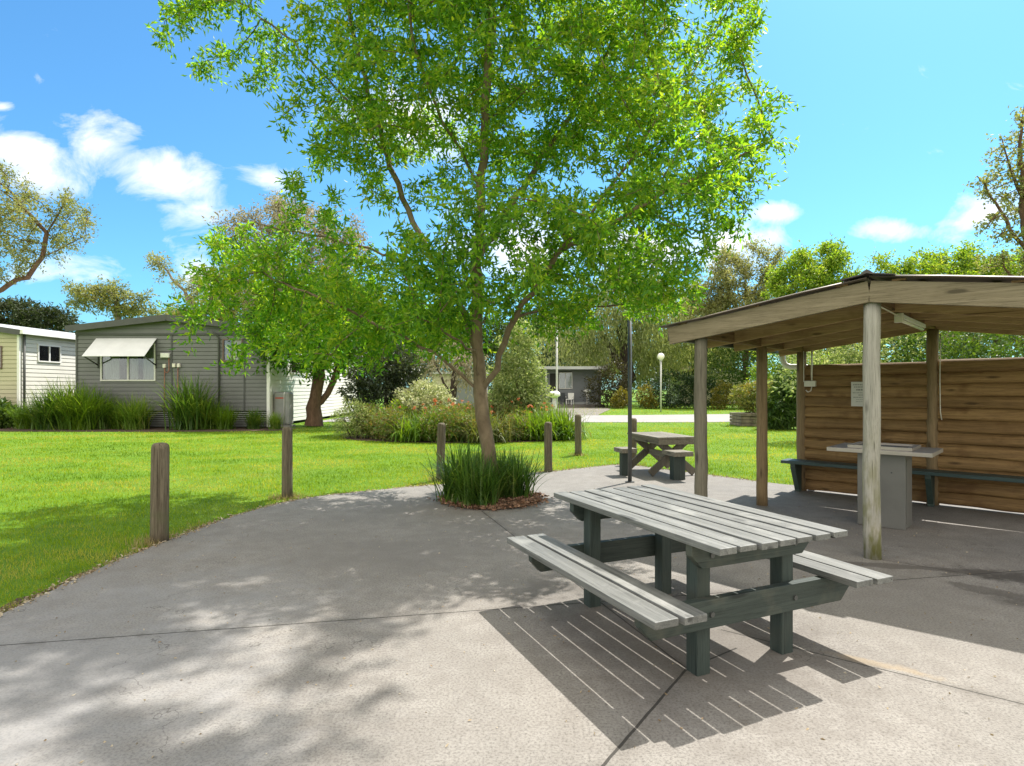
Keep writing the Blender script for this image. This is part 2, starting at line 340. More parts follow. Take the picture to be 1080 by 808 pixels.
# ------------------------------------------------------------------ vegetation builders
def unit(a): return a / np.maximum(1e-9, np.linalg.norm(a, axis=-1, keepdims=True))
def leaves_arrays(P, D, L, W, rng, fold=.25):
    n = len(P); S = unit(np.cross(D, rng.normal(size=(n, 3)))); N = np.cross(S, D)
    L = np.broadcast_to(L, (n,))[:, None]; W = np.broadcast_to(W, (n,))[:, None]
    V = np.empty((n, 4, 3)); V[:, 0] = P; V[:, 2] = P + D * L - N * L * .12
    mid = P + D * L * .42; V[:, 1] = mid + S * W / 2 + N * W * fold; V[:, 3] = mid - S * W / 2 + N * W * fold
    i = np.arange(n, dtype=np.int32)[:, None] * 4
    Fc = np.concatenate([np.stack([i[:, 0], i[:, 0] + 1, i[:, 0] + 2], 1), np.stack([i[:, 0], i[:, 0] + 2, i[:, 0] + 3], 1)])
    return V.reshape(-1, 3), Fc
def leaf_mesh(name, P, D, L, W, rng): return fast(name, *leaves_arrays(P, D, L, W, rng))

def grow(polys, att, step, kill, iters, rng, wander=.12, drop=0.0):
    """trunk and limbs follow the given lines, then smaller branches grow towards the points of the crown"""
    nodes = []; par = []
    def near(p):
        a = np.array(nodes); return int(np.argmin(((a - p) ** 2).sum(1)))
    for pl in polys:
        pl = [np.array(p, float) for p in pl]
        cur = near(pl[0]) if nodes else None
        if cur is None: nodes.append(pl[0]); par.append(-1); cur = 0
        else: pl = [nodes[cur]] + pl[1:]
        for a, b in zip(pl[:-1], pl[1:]):
            n = max(1, int(round(np.linalg.norm(b - a) / step)))
            for k in range(1, n + 1):
                q = a + (b - a) * k / n + rng.normal(size=3) * step * wander * .5
                nodes.append(q); par.append(cur); cur = len(nodes) - 1
    att = np.array(att); best = np.full(len(att), 1e18); bi = np.zeros(len(att), int); done = 0
    z0 = min(n[2] for n in nodes) + drop
    for it in range(iters):
        for j in range(done, len(nodes)):
            if nodes[j][2] < z0: continue
            d = ((att - nodes[j]) ** 2).sum(1); m = d < best; best[m] = d[m]; bi[m] = j
        done = len(nodes)
        keep = best > kill * kill; att = att[keep]; best = best[keep]; bi = bi[keep]
        if len(att) == 0: break
        arr = np.array(nodes); dirs = unit(att - arr[bi]); acc = np.zeros((len(nodes), 3)); np.add.at(acc, bi, dirs)
        for j in np.unique(bi):
            d = acc[j] + rng.normal(size=3) * wander; d = d / (np.linalg.norm(d) + 1e-9)
            nodes.append(nodes[j] + d * step); par.append(j)
        if len(nodes) > 9000: break
    return np.array(nodes), np.array(par)
def radii(nodes, par, R0, tip, e=2.2):
    n = len(nodes); acc = np.zeros(n); has = np.zeros(n, bool)
    r = np.zeros(n)
    for j in range(n - 1, -1, -1):
        r[j] = tip if acc[j] == 0 else acc[j] ** (1 / e)
        if par[j] >= 0: acc[par[j]] += r[j] ** e
    s = math.log(R0 / tip) / math.log(max(r[0] / tip, 1.0001))
    return tip * (r / tip) ** s
def branch_mesh(mb, nodes, par, r, minr=0.0, flare=.3):
    n = len(nodes); ch = [[] for _ in range(n)]
    for j in range(1, n):
        if par[j] >= 0: ch[par[j]].append(j)
    z0 = nodes[0][2]; starts = [(0, None)]
    while starts:
        j, p = starts.pop(); pts = []; rad = []
        if p is not None: pts.append(nodes[p]); rad.append(r[j])
        while True:
            f = 1 + flare * math.exp(-max(0, nodes[j][2] - z0) / .25) if r[j] > .05 else 1
            pts.append(nodes[j]); rad.append(r[j] * f)
            c = sorted(ch[j], key=lambda k: -r[k])
            if not c: break
            for k in c[1:]:
                if r[k] >= minr: starts.append((k, j))
            if r[c[0]] < minr: break
            j = c[0]
        if len(pts) > 1:
            R = max(rad); mb.tube(pts, rad, 12 if R > .08 else 7 if R > .03 else 4, cap=False)
def in_lobes(lobes, n, rng, shell=.35):
    vol = np.array([l[3] * l[4] * l[5] * (l[6] if len(l) > 6 else 1) for l in lobes]); pick = rng.choice(len(lobes), n, p=vol / vol.sum())
    d = unit(rng.normal(size=(n, 3))); rr = rng.random(n) ** shell
    A = np.array([l[:6] for l in lobes])[pick]
    return A[:, :3] + d * rr[:, None] * A[:, 3:6]
def px_lobes(lobes, Y):
    out = []
    for l in lobes:
        dy = l[4] if len(l) > 4 else 0.0; ry = l[5] if len(l) > 5 else None
        p = at(l[0], l[1], Y + dy); k = (Y + dy) / F; rx = l[2] * k; rz = l[3] * k
        out.append((p.x, p.y, p.z, rx, (ry or (rx + rz) * .5), rz, l[6] if len(l) > 6 else 1))
    return out
def make_tree(name, label, base, lobes, R0, leaf, per, mat, bmat, natt=300, step=.5, kill=None, polys=None, seed=1, hang=0.0, spread=.3, tipmul=2.2, minr=.0, group=None, tip=.012, cat='tree', iters=60, wander=.15, drop=0.0):
    rng = np.random.default_rng(seed); root = thing(name, label, cat, (base[0], base[1], 0), 0, group)
    b = np.array([base[0], base[1], 0.0])
    if polys is None:
        c = np.mean([l[:3] for l in lobes], axis=0); mid = b * .5 + c * .5; mid[:2] += rng.normal(size=2) * step * .4
        polys = [[b, mid, c]]
    att = in_lobes(lobes, natt, rng)
    nodes, par = grow(polys, att, step, kill or step * 1.3, iters, rng, wander, drop)
    r = radii(nodes, par, R0, tip)
    mb = MB(); branch_mesh(mb, nodes - b, par, r, minr)
    mb.build('trunk', bmat, root)
    idx = np.where(r < tip * tipmul)[0]; idx = idx[nodes[idx][:, 2] > .6]
    pi = np.repeat(idx, per); n = len(pi)
    par_d = unit(nodes[pi] - nodes[np.maximum(par[pi], 0)] + 1e-6)
    nsp = max(1, per // 9); m_ = len(idx) * nsp        # leaves sit in sprays along short side twigs
    si = np.repeat(idx, nsp); sdir = unit(unit(nodes[si] - nodes[np.maximum(par[si], 0)] + 1e-6) * .55 + rng.normal(size=(m_, 3)) * .7 + np.array([0, 0, .12]))
    st = rng.random((m_, 1)); sbase = nodes[si] * (1 - st) + nodes[np.maximum(par[si], 0)] * st; slen = spread * rng.uniform(1.0, 2.6, (m_, 1))
    own = (np.repeat(np.arange(len(idx)), per) * nsp + rng.integers(0, nsp, n)); t = rng.random((n, 1)) ** .7
    P = sbase[own] + sdir[own] * slen[own] * t + rng.normal(size=(n, 3)) * spread * .28; P[:, 2] -= (t[:, 0] ** 2) * spread * .5
    D = unit(sdir[own] * .7 + rng.normal(size=(n, 3)) * .7 + np.array([0, 0, -.25 - hang]))
    s = rng.uniform(.65, 1.2, n)
    if hang > .5: P[:, 2] -= rng.random(n) ** 1.3 * hang
    link('crown', leaf_mesh('crown', P - b, D, leaf[0] * s, leaf[1] * s, rng), mat, root)
    return root, nodes, r
def shrub_foliage(lobes, n, leaf, rng, rough=.18, droop=.1):
    A = np.array([l[:6] for l in lobes]); vol = A[:, 3] * A[:, 4] * A[:, 5]; pick = rng.choice(len(A), n, p=vol / vol.sum())
    d = unit(rng.normal(size=(n, 3))); rr = rng.uniform(.55, 1, n) ** .6
    ph = rng.uniform(0, 6.28, 6)
    w = 1 + rough * (np.sin(d[:, 0] * 5 + ph[0]) * np.sin(d[:, 1] * 6 + ph[1]) + np.sin(d[:, 2] * 7 + ph[2] + d[:, 0] * 4)) + rng.normal(size=n) * rough * .5
    P = A[pick, :3] + d * (rr * w)[:, None] * A[pick, 3:6]
    D = unit(d * .8 + rng.normal(size=(n, 3)) * .7 + np.array([0, 0, -droop])); s = rng.uniform(.6, 1.25, n)
    k = P[:, 2] > .02
    return P[k], D[k], leaf[0] * s[k], leaf[1] * s[k]
def make_shrub(name, label, base, lobes, n, leaf, mat, seed=1, cat='shrub', group=None, stems=6, rough=.18, bmat=None, droop=.1, stem_r=.02):
    """lobes: (dx, dy, z, rx, ry, rz) about the base"""
    rng = np.random.default_rng(seed); root = thing(name, label, cat, (base[0], base[1], 0), 0, group)
    link('foliage', leaf_mesh('foliage', *shrub_foliage(lobes, n, leaf, rng, rough, droop), rng), mat, root)
    mb = MB()
    for k in range(stems):
        l = lobes[k % len(lobes)]; a = rng.normal(size=3) * .4
        e = (l[0] + a[0] * l[3], l[1] + a[1] * l[4], l[2] + l[5] * .5); s = (l[0] * .25 + a[1] * .1, l[1] * .25 + a[0] * .1, 0)
        m = tuple((s[i] + e[i]) / 2 + rng.normal() * .05 for i in range(3))
        mb.tube([s, m, e], [stem_r, stem_r * .75, stem_r * .35], 6, False)
    mb.build('stem', bmat or M['stem'], root)
    return root
def strap_mesh(name, n, h, spread, w, rng, rad=.12, curve=1.0, hv=.35):
    """a clump of arching strap leaves"""
    S = 5; az = rng.uniform(0, 2 * math.pi, n); lean = (rng.random(n) ** .8 * .95).clip(0, 1.3) * spread
    hh = h * rng.uniform(1 - hv, 1.08, n); b = rng.normal(size=(n, 2)) * rad
    od = np.stack([np.cos(az), np.sin(az)], 1); sd = np.stack([-np.sin(az), np.cos(az)], 1)
    V = np.empty((n, S + 1, 2, 3))
    for k in range(S + 1):
        t = k / S; ang = lean * (.45 + .9 * curve * t)
        out = hh * t * np.sin(ang); up = hh * t * np.cos(ang * .9)
        c = np.concatenate([b + od * out[:, None], up[:, None]], 1)
        ww = w * (1 - .92 * t ** 2.2) * .5
        for q, sg in ((0, -1), (1, 1)):
            V[:, k, q, :2] = c[:, :2] + sd * sg * ww; V[:, k, q, 2] = np.maximum(.005, c[:, 2])
    base = np.arange(n, dtype=np.int32)[:, None] * (2 * (S + 1)); fs = []
    for k in range(S):
        i = base[:, 0] + 2 * k; fs.append(np.stack([i, i + 1, i + 3, i + 2], 1))
    return fast(name, V.reshape(-1, 3), np.concatenate(fs))
def petals_mesh(name, tops, rng, size=.05, per=7):
    P = np.repeat(np.array(tops), per, 0); D = unit(rng.normal(size=(len(P), 3)) + np.array([0, 0, .5]))
    return leaf_mesh(name, P, D, size * rng.uniform(.8, 1.2, len(P)), size * .55, rng)

# ================================================================== THE SETTING
def flat_poly(name, pts, z, mat, side=0.0, kind='structure'):
    mb = MB(); n = len(pts)
    vs = [(x, y, z) for x, y in pts]; fs = [tuple(range(n))]
    if side:
        vs += [(x, y, z - side) for x, y in pts]; fs += [(i, i + n, (i + 1) % n + n, (i + 1) % n) for i in range(n)]
    mb.add(vs, fs); o = mb.build(name, mat); o['kind'] = kind
    bm = bmesh.new(); bm.from_mesh(o.data); bmesh.ops.triangulate(bm, faces=bm.faces[:]); bmesh.ops.recalc_face_normals(bm, faces=bm.faces[:]); bm.to_mesh(o.data); bm.free()
    return o
GZ = -.03
g = MB(); g.box(-900, 900, -900, 900, -1.5, GZ); setting(g.build('ground', M['lawn']))
def smooth_line(pts, k=6):
    out = []
    for i in range(len(pts) - 1):
        p0, p1, p2, p3 = pts[max(i - 1, 0)], pts[i], pts[i + 1], pts[min(i + 2, len(pts) - 1)]
        for j in range(k):
            t = j / k
            out.append(tuple(.5 * ((2 * p1[a]) + (-p0[a] + p2[a]) * t + (2 * p0[a] - 5 * p1[a] + 4 * p2[a] - p3[a]) * t * t + (-p0[a] + 3 * p1[a] - 3 * p2[a] + p3[a]) * t ** 3) for a in (0, 1)))
    return out + [pts[-1]]
EDGE = [(-3.3, -3.0), (-3.36, 1.5), (-3.40, 3.875), (-3.45, 4.89), (-3.37, 6.12), (-3.22, 7.15), (-2.80, 8.09), (-1.71, 8.90), (-1.0, 9.3), (.337, 10.45), (.862, 10.75), (1.74, 11.40), (2.29, 11.55), (3.27, 10.45), (4.02, 9.49), (4.46, 9.08)]
EDGE = smooth_line(EDGE, 7)
EDGE = [(x + .012 * math.sin(i * 2.7), y + .012 * math.cos(i * 1.9)) for i, (x, y) in enumerate(EDGE)]
PAD = EDGE + [(7.3, 6.2), (10.5, 3.0), (10.5, -3.0)]
flat_poly('concrete_paving', PAD, 0.0, M['concrete'], .12)
def inside(poly, X, Y):
    c = np.zeros(len(X), bool); n = len(poly)
    for i in range(n):
        x0, y0 = poly[i]; x1, y1 = poly[(i + 1) % n]
        m = ((y0 > Y) != (y1 > Y)); xx = (x1 - x0) * (Y - y0) / (y1 - y0 + 1e-12) + x0; c ^= m & (X < xx)
    return c
def edge_dist(X, Y, E=None):
    d = np.full(len(X), 1e9); E = E or EDGE
    for (x0, y0), (x1, y1) in zip(E[:-1], E[1:]):
        dx, dy = x1 - x0, y1 - y0; L2 = dx * dx + dy * dy + 1e-12
        t = np.clip(((X - x0) * dx + (Y - y0) * dy) / L2, 0, 1); d = np.minimum(d, np.hypot(X - x0 - t * dx, Y - y0 - t * dy))
    return d
# road beyond the lawn, with the drive up to the far cabin
road = [(-9, 26.9), (4, 26.6), (9, 26.7), (14, 28.2), (30, 34), (60, 44), (58, 50), (28, 41), (13, 35.2), (7, 33.8), (2, 33.4), (-9, 33.2)]
flat_poly('road', road, GZ + .012, M['road'])
flat_poly('driveway', [(1.0, 33.2), (4.9, 33.6), (7.4, 44), (7.6, 49.0), (1.6, 49.0), (1.3, 40)], GZ + .018, M['gravel'])
# bare earth along the edge of the paving
strip = []
for i in range(len(EDGE) - 1):
    x, y = EDGE[i]; dx, dy = EDGE[i + 1][0] - x, EDGE[i + 1][1] - y; L = math.hypot(dx, dy); w = .06 + .05 * math.sin(i * 1.3) + .04 * math.sin(i * .47)
    strip.append(((x + dy / L * .02, y - dx / L * .02), (x - dy / L * (.04 + abs(w)), y + dx / L * (.04 + abs(w)))))
mb = MB()
for (a, b), (c, d) in zip(strip[:-1], strip[1:]): mb.add([(*a, GZ + .005), (*c, GZ + .005), (*d, GZ + .004), (*b, GZ + .004)], [(0, 1, 2, 3)])
setting(mb.build('soil_edge', M['soil']))
# garden beds: soil
def blob(cx, cy, rx, ry, n=40, wob=.06, ph=0):
    return [(cx + rx * math.cos(a) * (1 + wob * math.sin(3 * a + ph)), cy + ry * math.sin(a) * (1 + wob * math.cos(4 * a + ph))) for a in [2 * math.pi * i / n for i in range(n)]]
BED = blob(-1.55, 18.3, 3.7, 1.75, 48, .04)
flat_poly('garden_bed_soil', BED, GZ + .006, M['soil'])
HBED = [(-20, 21.15), (-17, 20.9), (-13, 20.75), (-10, 20.9), (-8.5, 21.4), (-8.2, 22.8), (-9.6, 23.1), (-20, 23.3)]
flat_poly('house_bed_soil', HBED, GZ + .007, M['soil'])
# tree ring of bark mulch
TC = (-.27, 7.93)
mb = MB(); ring = blob(TC[0], TC[1], .66, .66, 36, .03); vs = [(TC[0], TC[1], .05)]
for k, s in ((0, .55), (1, .85), (2, 1.0)):
    vs += [(TC[0] + (x - TC[0]) * s, TC[1] + (y - TC[1]) * s, (.045, .03, .004)[k]) for x, y in ring]
fs = [(0, 1 + i, 1 + (i + 1) % 36) for i in range(36)]
for k in (0, 1): fs += [(1 + k*36 + i, 37 + k*36 + i, 37 + k*36 + (i+1) % 36, 1 + k*36 + (i+1) % 36) for i in range(36)]
mb.add(vs, fs, True); setting(mb.build('mulch_ring', M['soil']))
def scatter_chips(name, X, Y, Z, size, mat, seed):
    rng = np.random.default_rng(seed); n = len(X); P = np.stack([X, Y, Z], 1); D = unit(rng.normal(size=(n, 3)) * np.array([1, 1, .25]))
    return setting(link(name, leaf_mesh(name, P, D, size * rng.uniform(.4, 1.3, n), size * .45, rng), mat), 'stuff')
rng = np.random.default_rng(3); a = rng.uniform(0, 6.283, 2600); r = .69 * np.sqrt(rng.random(2600)) + rng.exponential(.03, 2600)
scatter_chips('bark_mulch', TC[0] + r * np.cos(a), TC[1] + r * np.sin(a), .012 + np.maximum(0, .05 - .05 * r) + rng.random(2600) * .012, .06, M['chip'], 4)
# dead leaves and chips along the lawn edge and a few on the paving
n = 2600; k = rng.integers(12, len(EDGE) - 8, n); t = rng.random(n); E = np.array(EDGE); p = E[k] * (1 - t[:, None]) + E[k + 1] * t[:, None] + rng.normal(size=(n, 2)) * np.array([.05, .05])
scatter_chips('edge_litter', p[:, 0] - .03, p[:, 1] + .02, np.where(inside(PAD, p[:, 0] - .03, p[:, 1] + .02), .006, GZ + .015) + rng.random(n) * .008, .035, M['litter'], 5)
n = 650; X = rng.uniform(-3.2, 5, n); Y = 2.0 + 7 * rng.random(n) ** 1.2; kk = inside(PAD, X, Y)
scatter_chips('fallen_leaves', X[kk], Y[kk], np.full(kk.sum(), .004), .020, M['litter'], 6)

# grass: short mown blades, thinning out of view with distance
def grass(name, n, d0, d1, h, mat, seed, pick=None, wmin=.005, aL=-.80, aR=.80):
    rng = np.random.default_rng(seed)
    d = d0 * (d1 / d0) ** rng.random(n); a = rng.uniform(aL, aR, n); X = d * np.sin(a); Y = d * np.cos(a)
    k = ~inside(PAD, X, Y) & ~inside(BED, X, Y) & ~inside(HBED, X, Y) & ~inside(road, X, Y)
    k &= ~((X < -9.4) & (Y > 22.9)) & ~((X > 4.2) & (Y < 8.9)) & ((X / np.maximum(Y, .1) > -1.0) & (X / np.maximum(Y, .1) < 1.0))
    ed = edge_dist(X, Y); k &= ed > .06 * rng.random(n) + .02
    if pick is not None: k &= pick(X, Y, ed, rng)
    X, Y, d, ed = X[k], Y[k], d[k], ed[k]; m = len(X)
    w = np.maximum(wmin, d * .00085) * rng.uniform(.7, 1.3, m); hh = h * rng.uniform(.5, 1.25, m) * (1 + .25 * np.sin(X * 2.1) * np.cos(Y * 1.7))
    az = rng.uniform(0, 6.283, m); az2 = rng.uniform(0, 6.283, m); ln = np.abs(rng.normal(0, .6, m))
    V = np.empty((m, 3, 3)); c, s = np.cos(az) * w / 2, np.sin(az) * w / 2
    V[:, 0] = np.stack([X - c, Y - s, np.full(m, GZ)], 1); V[:, 1] = np.stack([X + c, Y + s, np.full(m, GZ)], 1)
    V[:, 2] = np.stack([X + np.cos(az2) * hh * np.sin(ln), Y + np.sin(az2) * hh * np.sin(ln), GZ + hh * np.cos(ln)], 1)
    setting(link(name, fast(name, V.reshape(-1, 3), np.arange(m * 3, dtype=np.int32).reshape(-1, 3)), mat), 'stuff')
grass('grass', 330000, 4.0, 24, .042, M['blade'], 21)
grass('grass', 60000, 24, 60, .06, M['blade'], 22)
grass('dry_grass', 90000, 4.0, 14, .05, M['dryblade'], 23, lambda X, Y, ed, rng: ed < .06 + .20 * rng.random(len(X)) * (1 + np.sin(X * 3 + Y * 2)), .004)

BOL = [gp(168, 570), gp(303, 523), gp(464.5, 505), gp(578.5, 497.5), gp(610, 479), gp(667.5, 489.5)]
def near_bollard(X, Y, ed, rng):
    d = np.min([np.hypot(X - b[0], Y - b[1]) for b in BOL], axis=0); return d < .09 + np.abs(rng.normal(0, .09, len(X)))
grass('dry_grass', 500000, 5.0, 14.5, .085, M['dryblade'], 24, near_bollard, .005)
# ================================================================== BOLLARDS
def make_bollard(h, r, seed, slit):
    rng = np.random.default_rng(seed); mb = MB(); lean = rng.normal(size=2) * .012
    zs = [GZ, .12, .3, .5, .7, h - .06, h - .025, h - .006, h]; rs = [r * 1.03, r, r * .99, r, r * .98, r * .97, r * .9, r * .7, r * .35]
    mb.tube([(lean[0] * z, lean[1] * z, z) for z in zs], rs, 18)
    me = mb.mesh('post')
    for v in me.vertices:
        a = math.atan2(v.co.y, v.co.x); q = 1 + .035 * math.sin(a * 3 + seed) + .02 * math.sin(a * 7 + v.co.z * 2 + seed) - (.14 if slit and abs(a + 1.35) < .2 else 0)
        v.co.x *= q; v.co.y *= q
    return me
for i, (px, py, top, r, lab) in enumerate([
        (168, 570, 467, .082, 'thick split grey timber bollard standing in the lawn edge, closest to the concrete corner'),
        (303, 523, 450, .072, 'dark grey timber bollard at the bend of the lawn edge before the water heater'),
        (464.5, 505, 446, .068, 'timber bollard rising behind the strappy plants just left of the big tree trunk'),
        (578.5, 497.5, 445, .072, 'brown timber bollard at the paving edge just right of the strappy tree ring'),
        (610, 479, 437, .078, 'timber bollard alone on the lawn by the right tip of the flower bed'),
        (667.5, 489.5, 441, .075, 'timber bollard close behind the dark pole and the small cross legged table')]):
    x, y = gp(px, py); h = H + (CY - top) / F * y
    o = link('timber_bollard', make_bollard(h, r, i + 1, i == 0), M['bollard']); o.location = (x, y, 0)
    tag(o, lab, 'bollard', 'timber bollards along the lawn edge')

# ================================================================== PICNIC TABLE (near)
def picnic_table():
    root = thing('picnic_table', 'long slatted dark green picnic table with attached bench seats, nearest in the sun', 'picnic table', (1.05, 3.724, 0), math.atan2(.912, -.41))
    # local x runs along the table (away from the viewer), local y to the viewer's left
    HL = .835; HT = .447; rng = random.Random(5); w = (2 * HT - 6 * .022) / 7
    mb = MB()
    for k in range(7):
        y = -HT + k * (w + .022); e = rng.uniform(-.008, .008)
        mb.box(-HL + e, HL + rng.uniform(-.01, .01), y, y + w,   .708 + rng.uniform(-.0015, .0015), .740 + rng.uniform(-.002, .002))
    mb.build('table_top', M['table_top'], root, .004)
    for s in (1, -1):
        mb = MB(); y0, y1 = (.53, .82) if s > 0 else (-.82, -.53)
        for k in range(2):
            a = y0 + k * .157; mb.box(-HL + rng.uniform(-.01, .01), HL + rng.uniform(-.01, .01), a, a + .133, .415, .450 + rng.uniform(-.002, .002))
        mb.build('bench_seat', M['table_top'], root, .004)
    for sx in (-1, 1):
        for sy in (-1, 1):
            mb = MB(); x = sx * .526; y = sy * .305; mb.box(x - .044, x + .044, y - .044, y + .044, -.02, .705); mb.build('leg', M['table_leg'], root, .006)
        xo = sx * .5965
        mb = MB(); z0, z1 = .262, .412
        mb.prism([(-.75, z1), (-.75, z0 + .075), (-.68, z0), (.68, z0), (.75, z0 + .075), (.75, z1)], xo - .0245, xo + .0245)
        me = mb.mesh('seat_bearer')
        for v in me.vertices: v.co = Vector((v.co.y, v.co.x, v.co.z))
        me.flip_normals(); o = link('seat_bearer', me, M['table_frame_y'], root); bv = o.modifiers.new('edge', 'BEVEL'); bv.width = .004; bv.segments = 2
        mb = MB(); z0, z1 = .575, .705
        mb.prism([(-.43, z1), (-.43, z0 + .07), (-.36, z0), (.36, z0), (.43, z0 + .07), (.43, z1)], xo - .0245, xo + .0245)
        me = mb.mesh('top_bearer')
        for v in me.vertices: v.co = Vector((v.co.y, v.co.x, v.co.z))
        me.flip_normals(); o = link('top_bearer', me, M['table_frame_y'], root); bv = o.modifiers.new('edge', 'BEVEL'); bv.width = .004; bv.segments = 2
        for sy in (-1, 1):
            for z in (.335, .64):
                mb = MB(); mb.tube([(xo + sx * .024, sy * .30, z), (xo + sx * .034, sy * .30, z)], .014, 8, smooth=False); mb.build('bolt', M['pole'], root)
    return root
M['table_frame_y'] = wood('table_bearer_wood', (.024, .035, .030), (.062, .080, .068), 'y', .6, 1, (.10, .10, .075), .3, .4)
picnic_table()

# ================================================================== SMALL TABLE WITH CROSS LEGS AND TWO BENCHES (beyond)
def cross_table():
    p = gp(706, 495); ang = math.radians(103)
    root = thing('cross_leg_table', 'small weathered timber table on crossed plank legs at the far edge of the paving', 'picnic table', (2.66, 10.55, 0), ang)
    HL, HW, ZT = .62, .36, .68; mb = MB()
    for k in range(4):
        y = -HW + k * .181; mb.box(-HL, HL, y, y + .176, ZT - .035, ZT)
    mb.build('table_top', M['grey_wood'], root, .003)
    mb = MB()
    for s in (-1, 1): mb.box(-HL + .03, HL - .03, s * (HW - .05) - .02, s * (HW - .05) + .02, ZT - .125, ZT - .037)
    for s in (-1, 1): mb.box(s * (HL - .02) - .02, s * (HL - .02) + .02, -HW + .02, HW - .02, ZT - .127, ZT - .038)
    mb.build('apron', M['grey_wood'], root, .003)
    for sx in (-1, 1):
        for q in (-1, 1):
            x = sx * .44 + q * .024; mb = MB(); mb.beam((x, q * .40, 0.045), (x, -q * .30, ZT - .06), .045, .125, (0, q, 1)); mb.build('leg', M['grey_wood_z'], root, .003)
    mb = MB(); mb.box(-.42, .42, -.03, .03, .29, .39); mb.build('stretcher', M['grey_wood'], root, .003)
    for px, Yd, k, lab in ((659.5, 10.2, .82, 'small wooden stool just left of the dark pole'), (714.5, 9.72, 1.0, 'small wooden stool at the near right corner of the cross legged table')):
        b = thing('wooden_stool', lab, 'stool', ((px - CX) / F * Yd, Yd, 0), ang, 'stools of the cross legged table'); b.scale = (k, k, 1)
        mb = MB(); mb.box(-.22, .22, -.17, .17, .40, .475); mb.build('seat', M['grey_wood'], b, .005)
        mb = MB(); mb.box(-.07, .07, -.105, .105, 0, .399); mb.build('leg', M['table_leg'], b, .004)
cross_table()

# tall plain pole by the small table
x, y = gp(664.3, 508.6)
o = thing('dark_pole', 'slim dark metal pole standing in the paving, its top lost in the tree leaves', 'pole', (x, y, 0))
mb = MB(); mb.tube([(0, 0, 0), (0, 0, 2.75)], .032, 12); mb.build('pole', M['pole'], o)
mb = MB(); mb.tube([(0, 0, 2.75), (0, 0, 2.79)], [.035, .02], 12); mb.build('cap', M['pole'], o)
mb = MB(); mb.tube([(0, 0, .001), (0, 0, .012)], .075, 14, smooth=False); mb.build('base_plate', M['pole'], o)

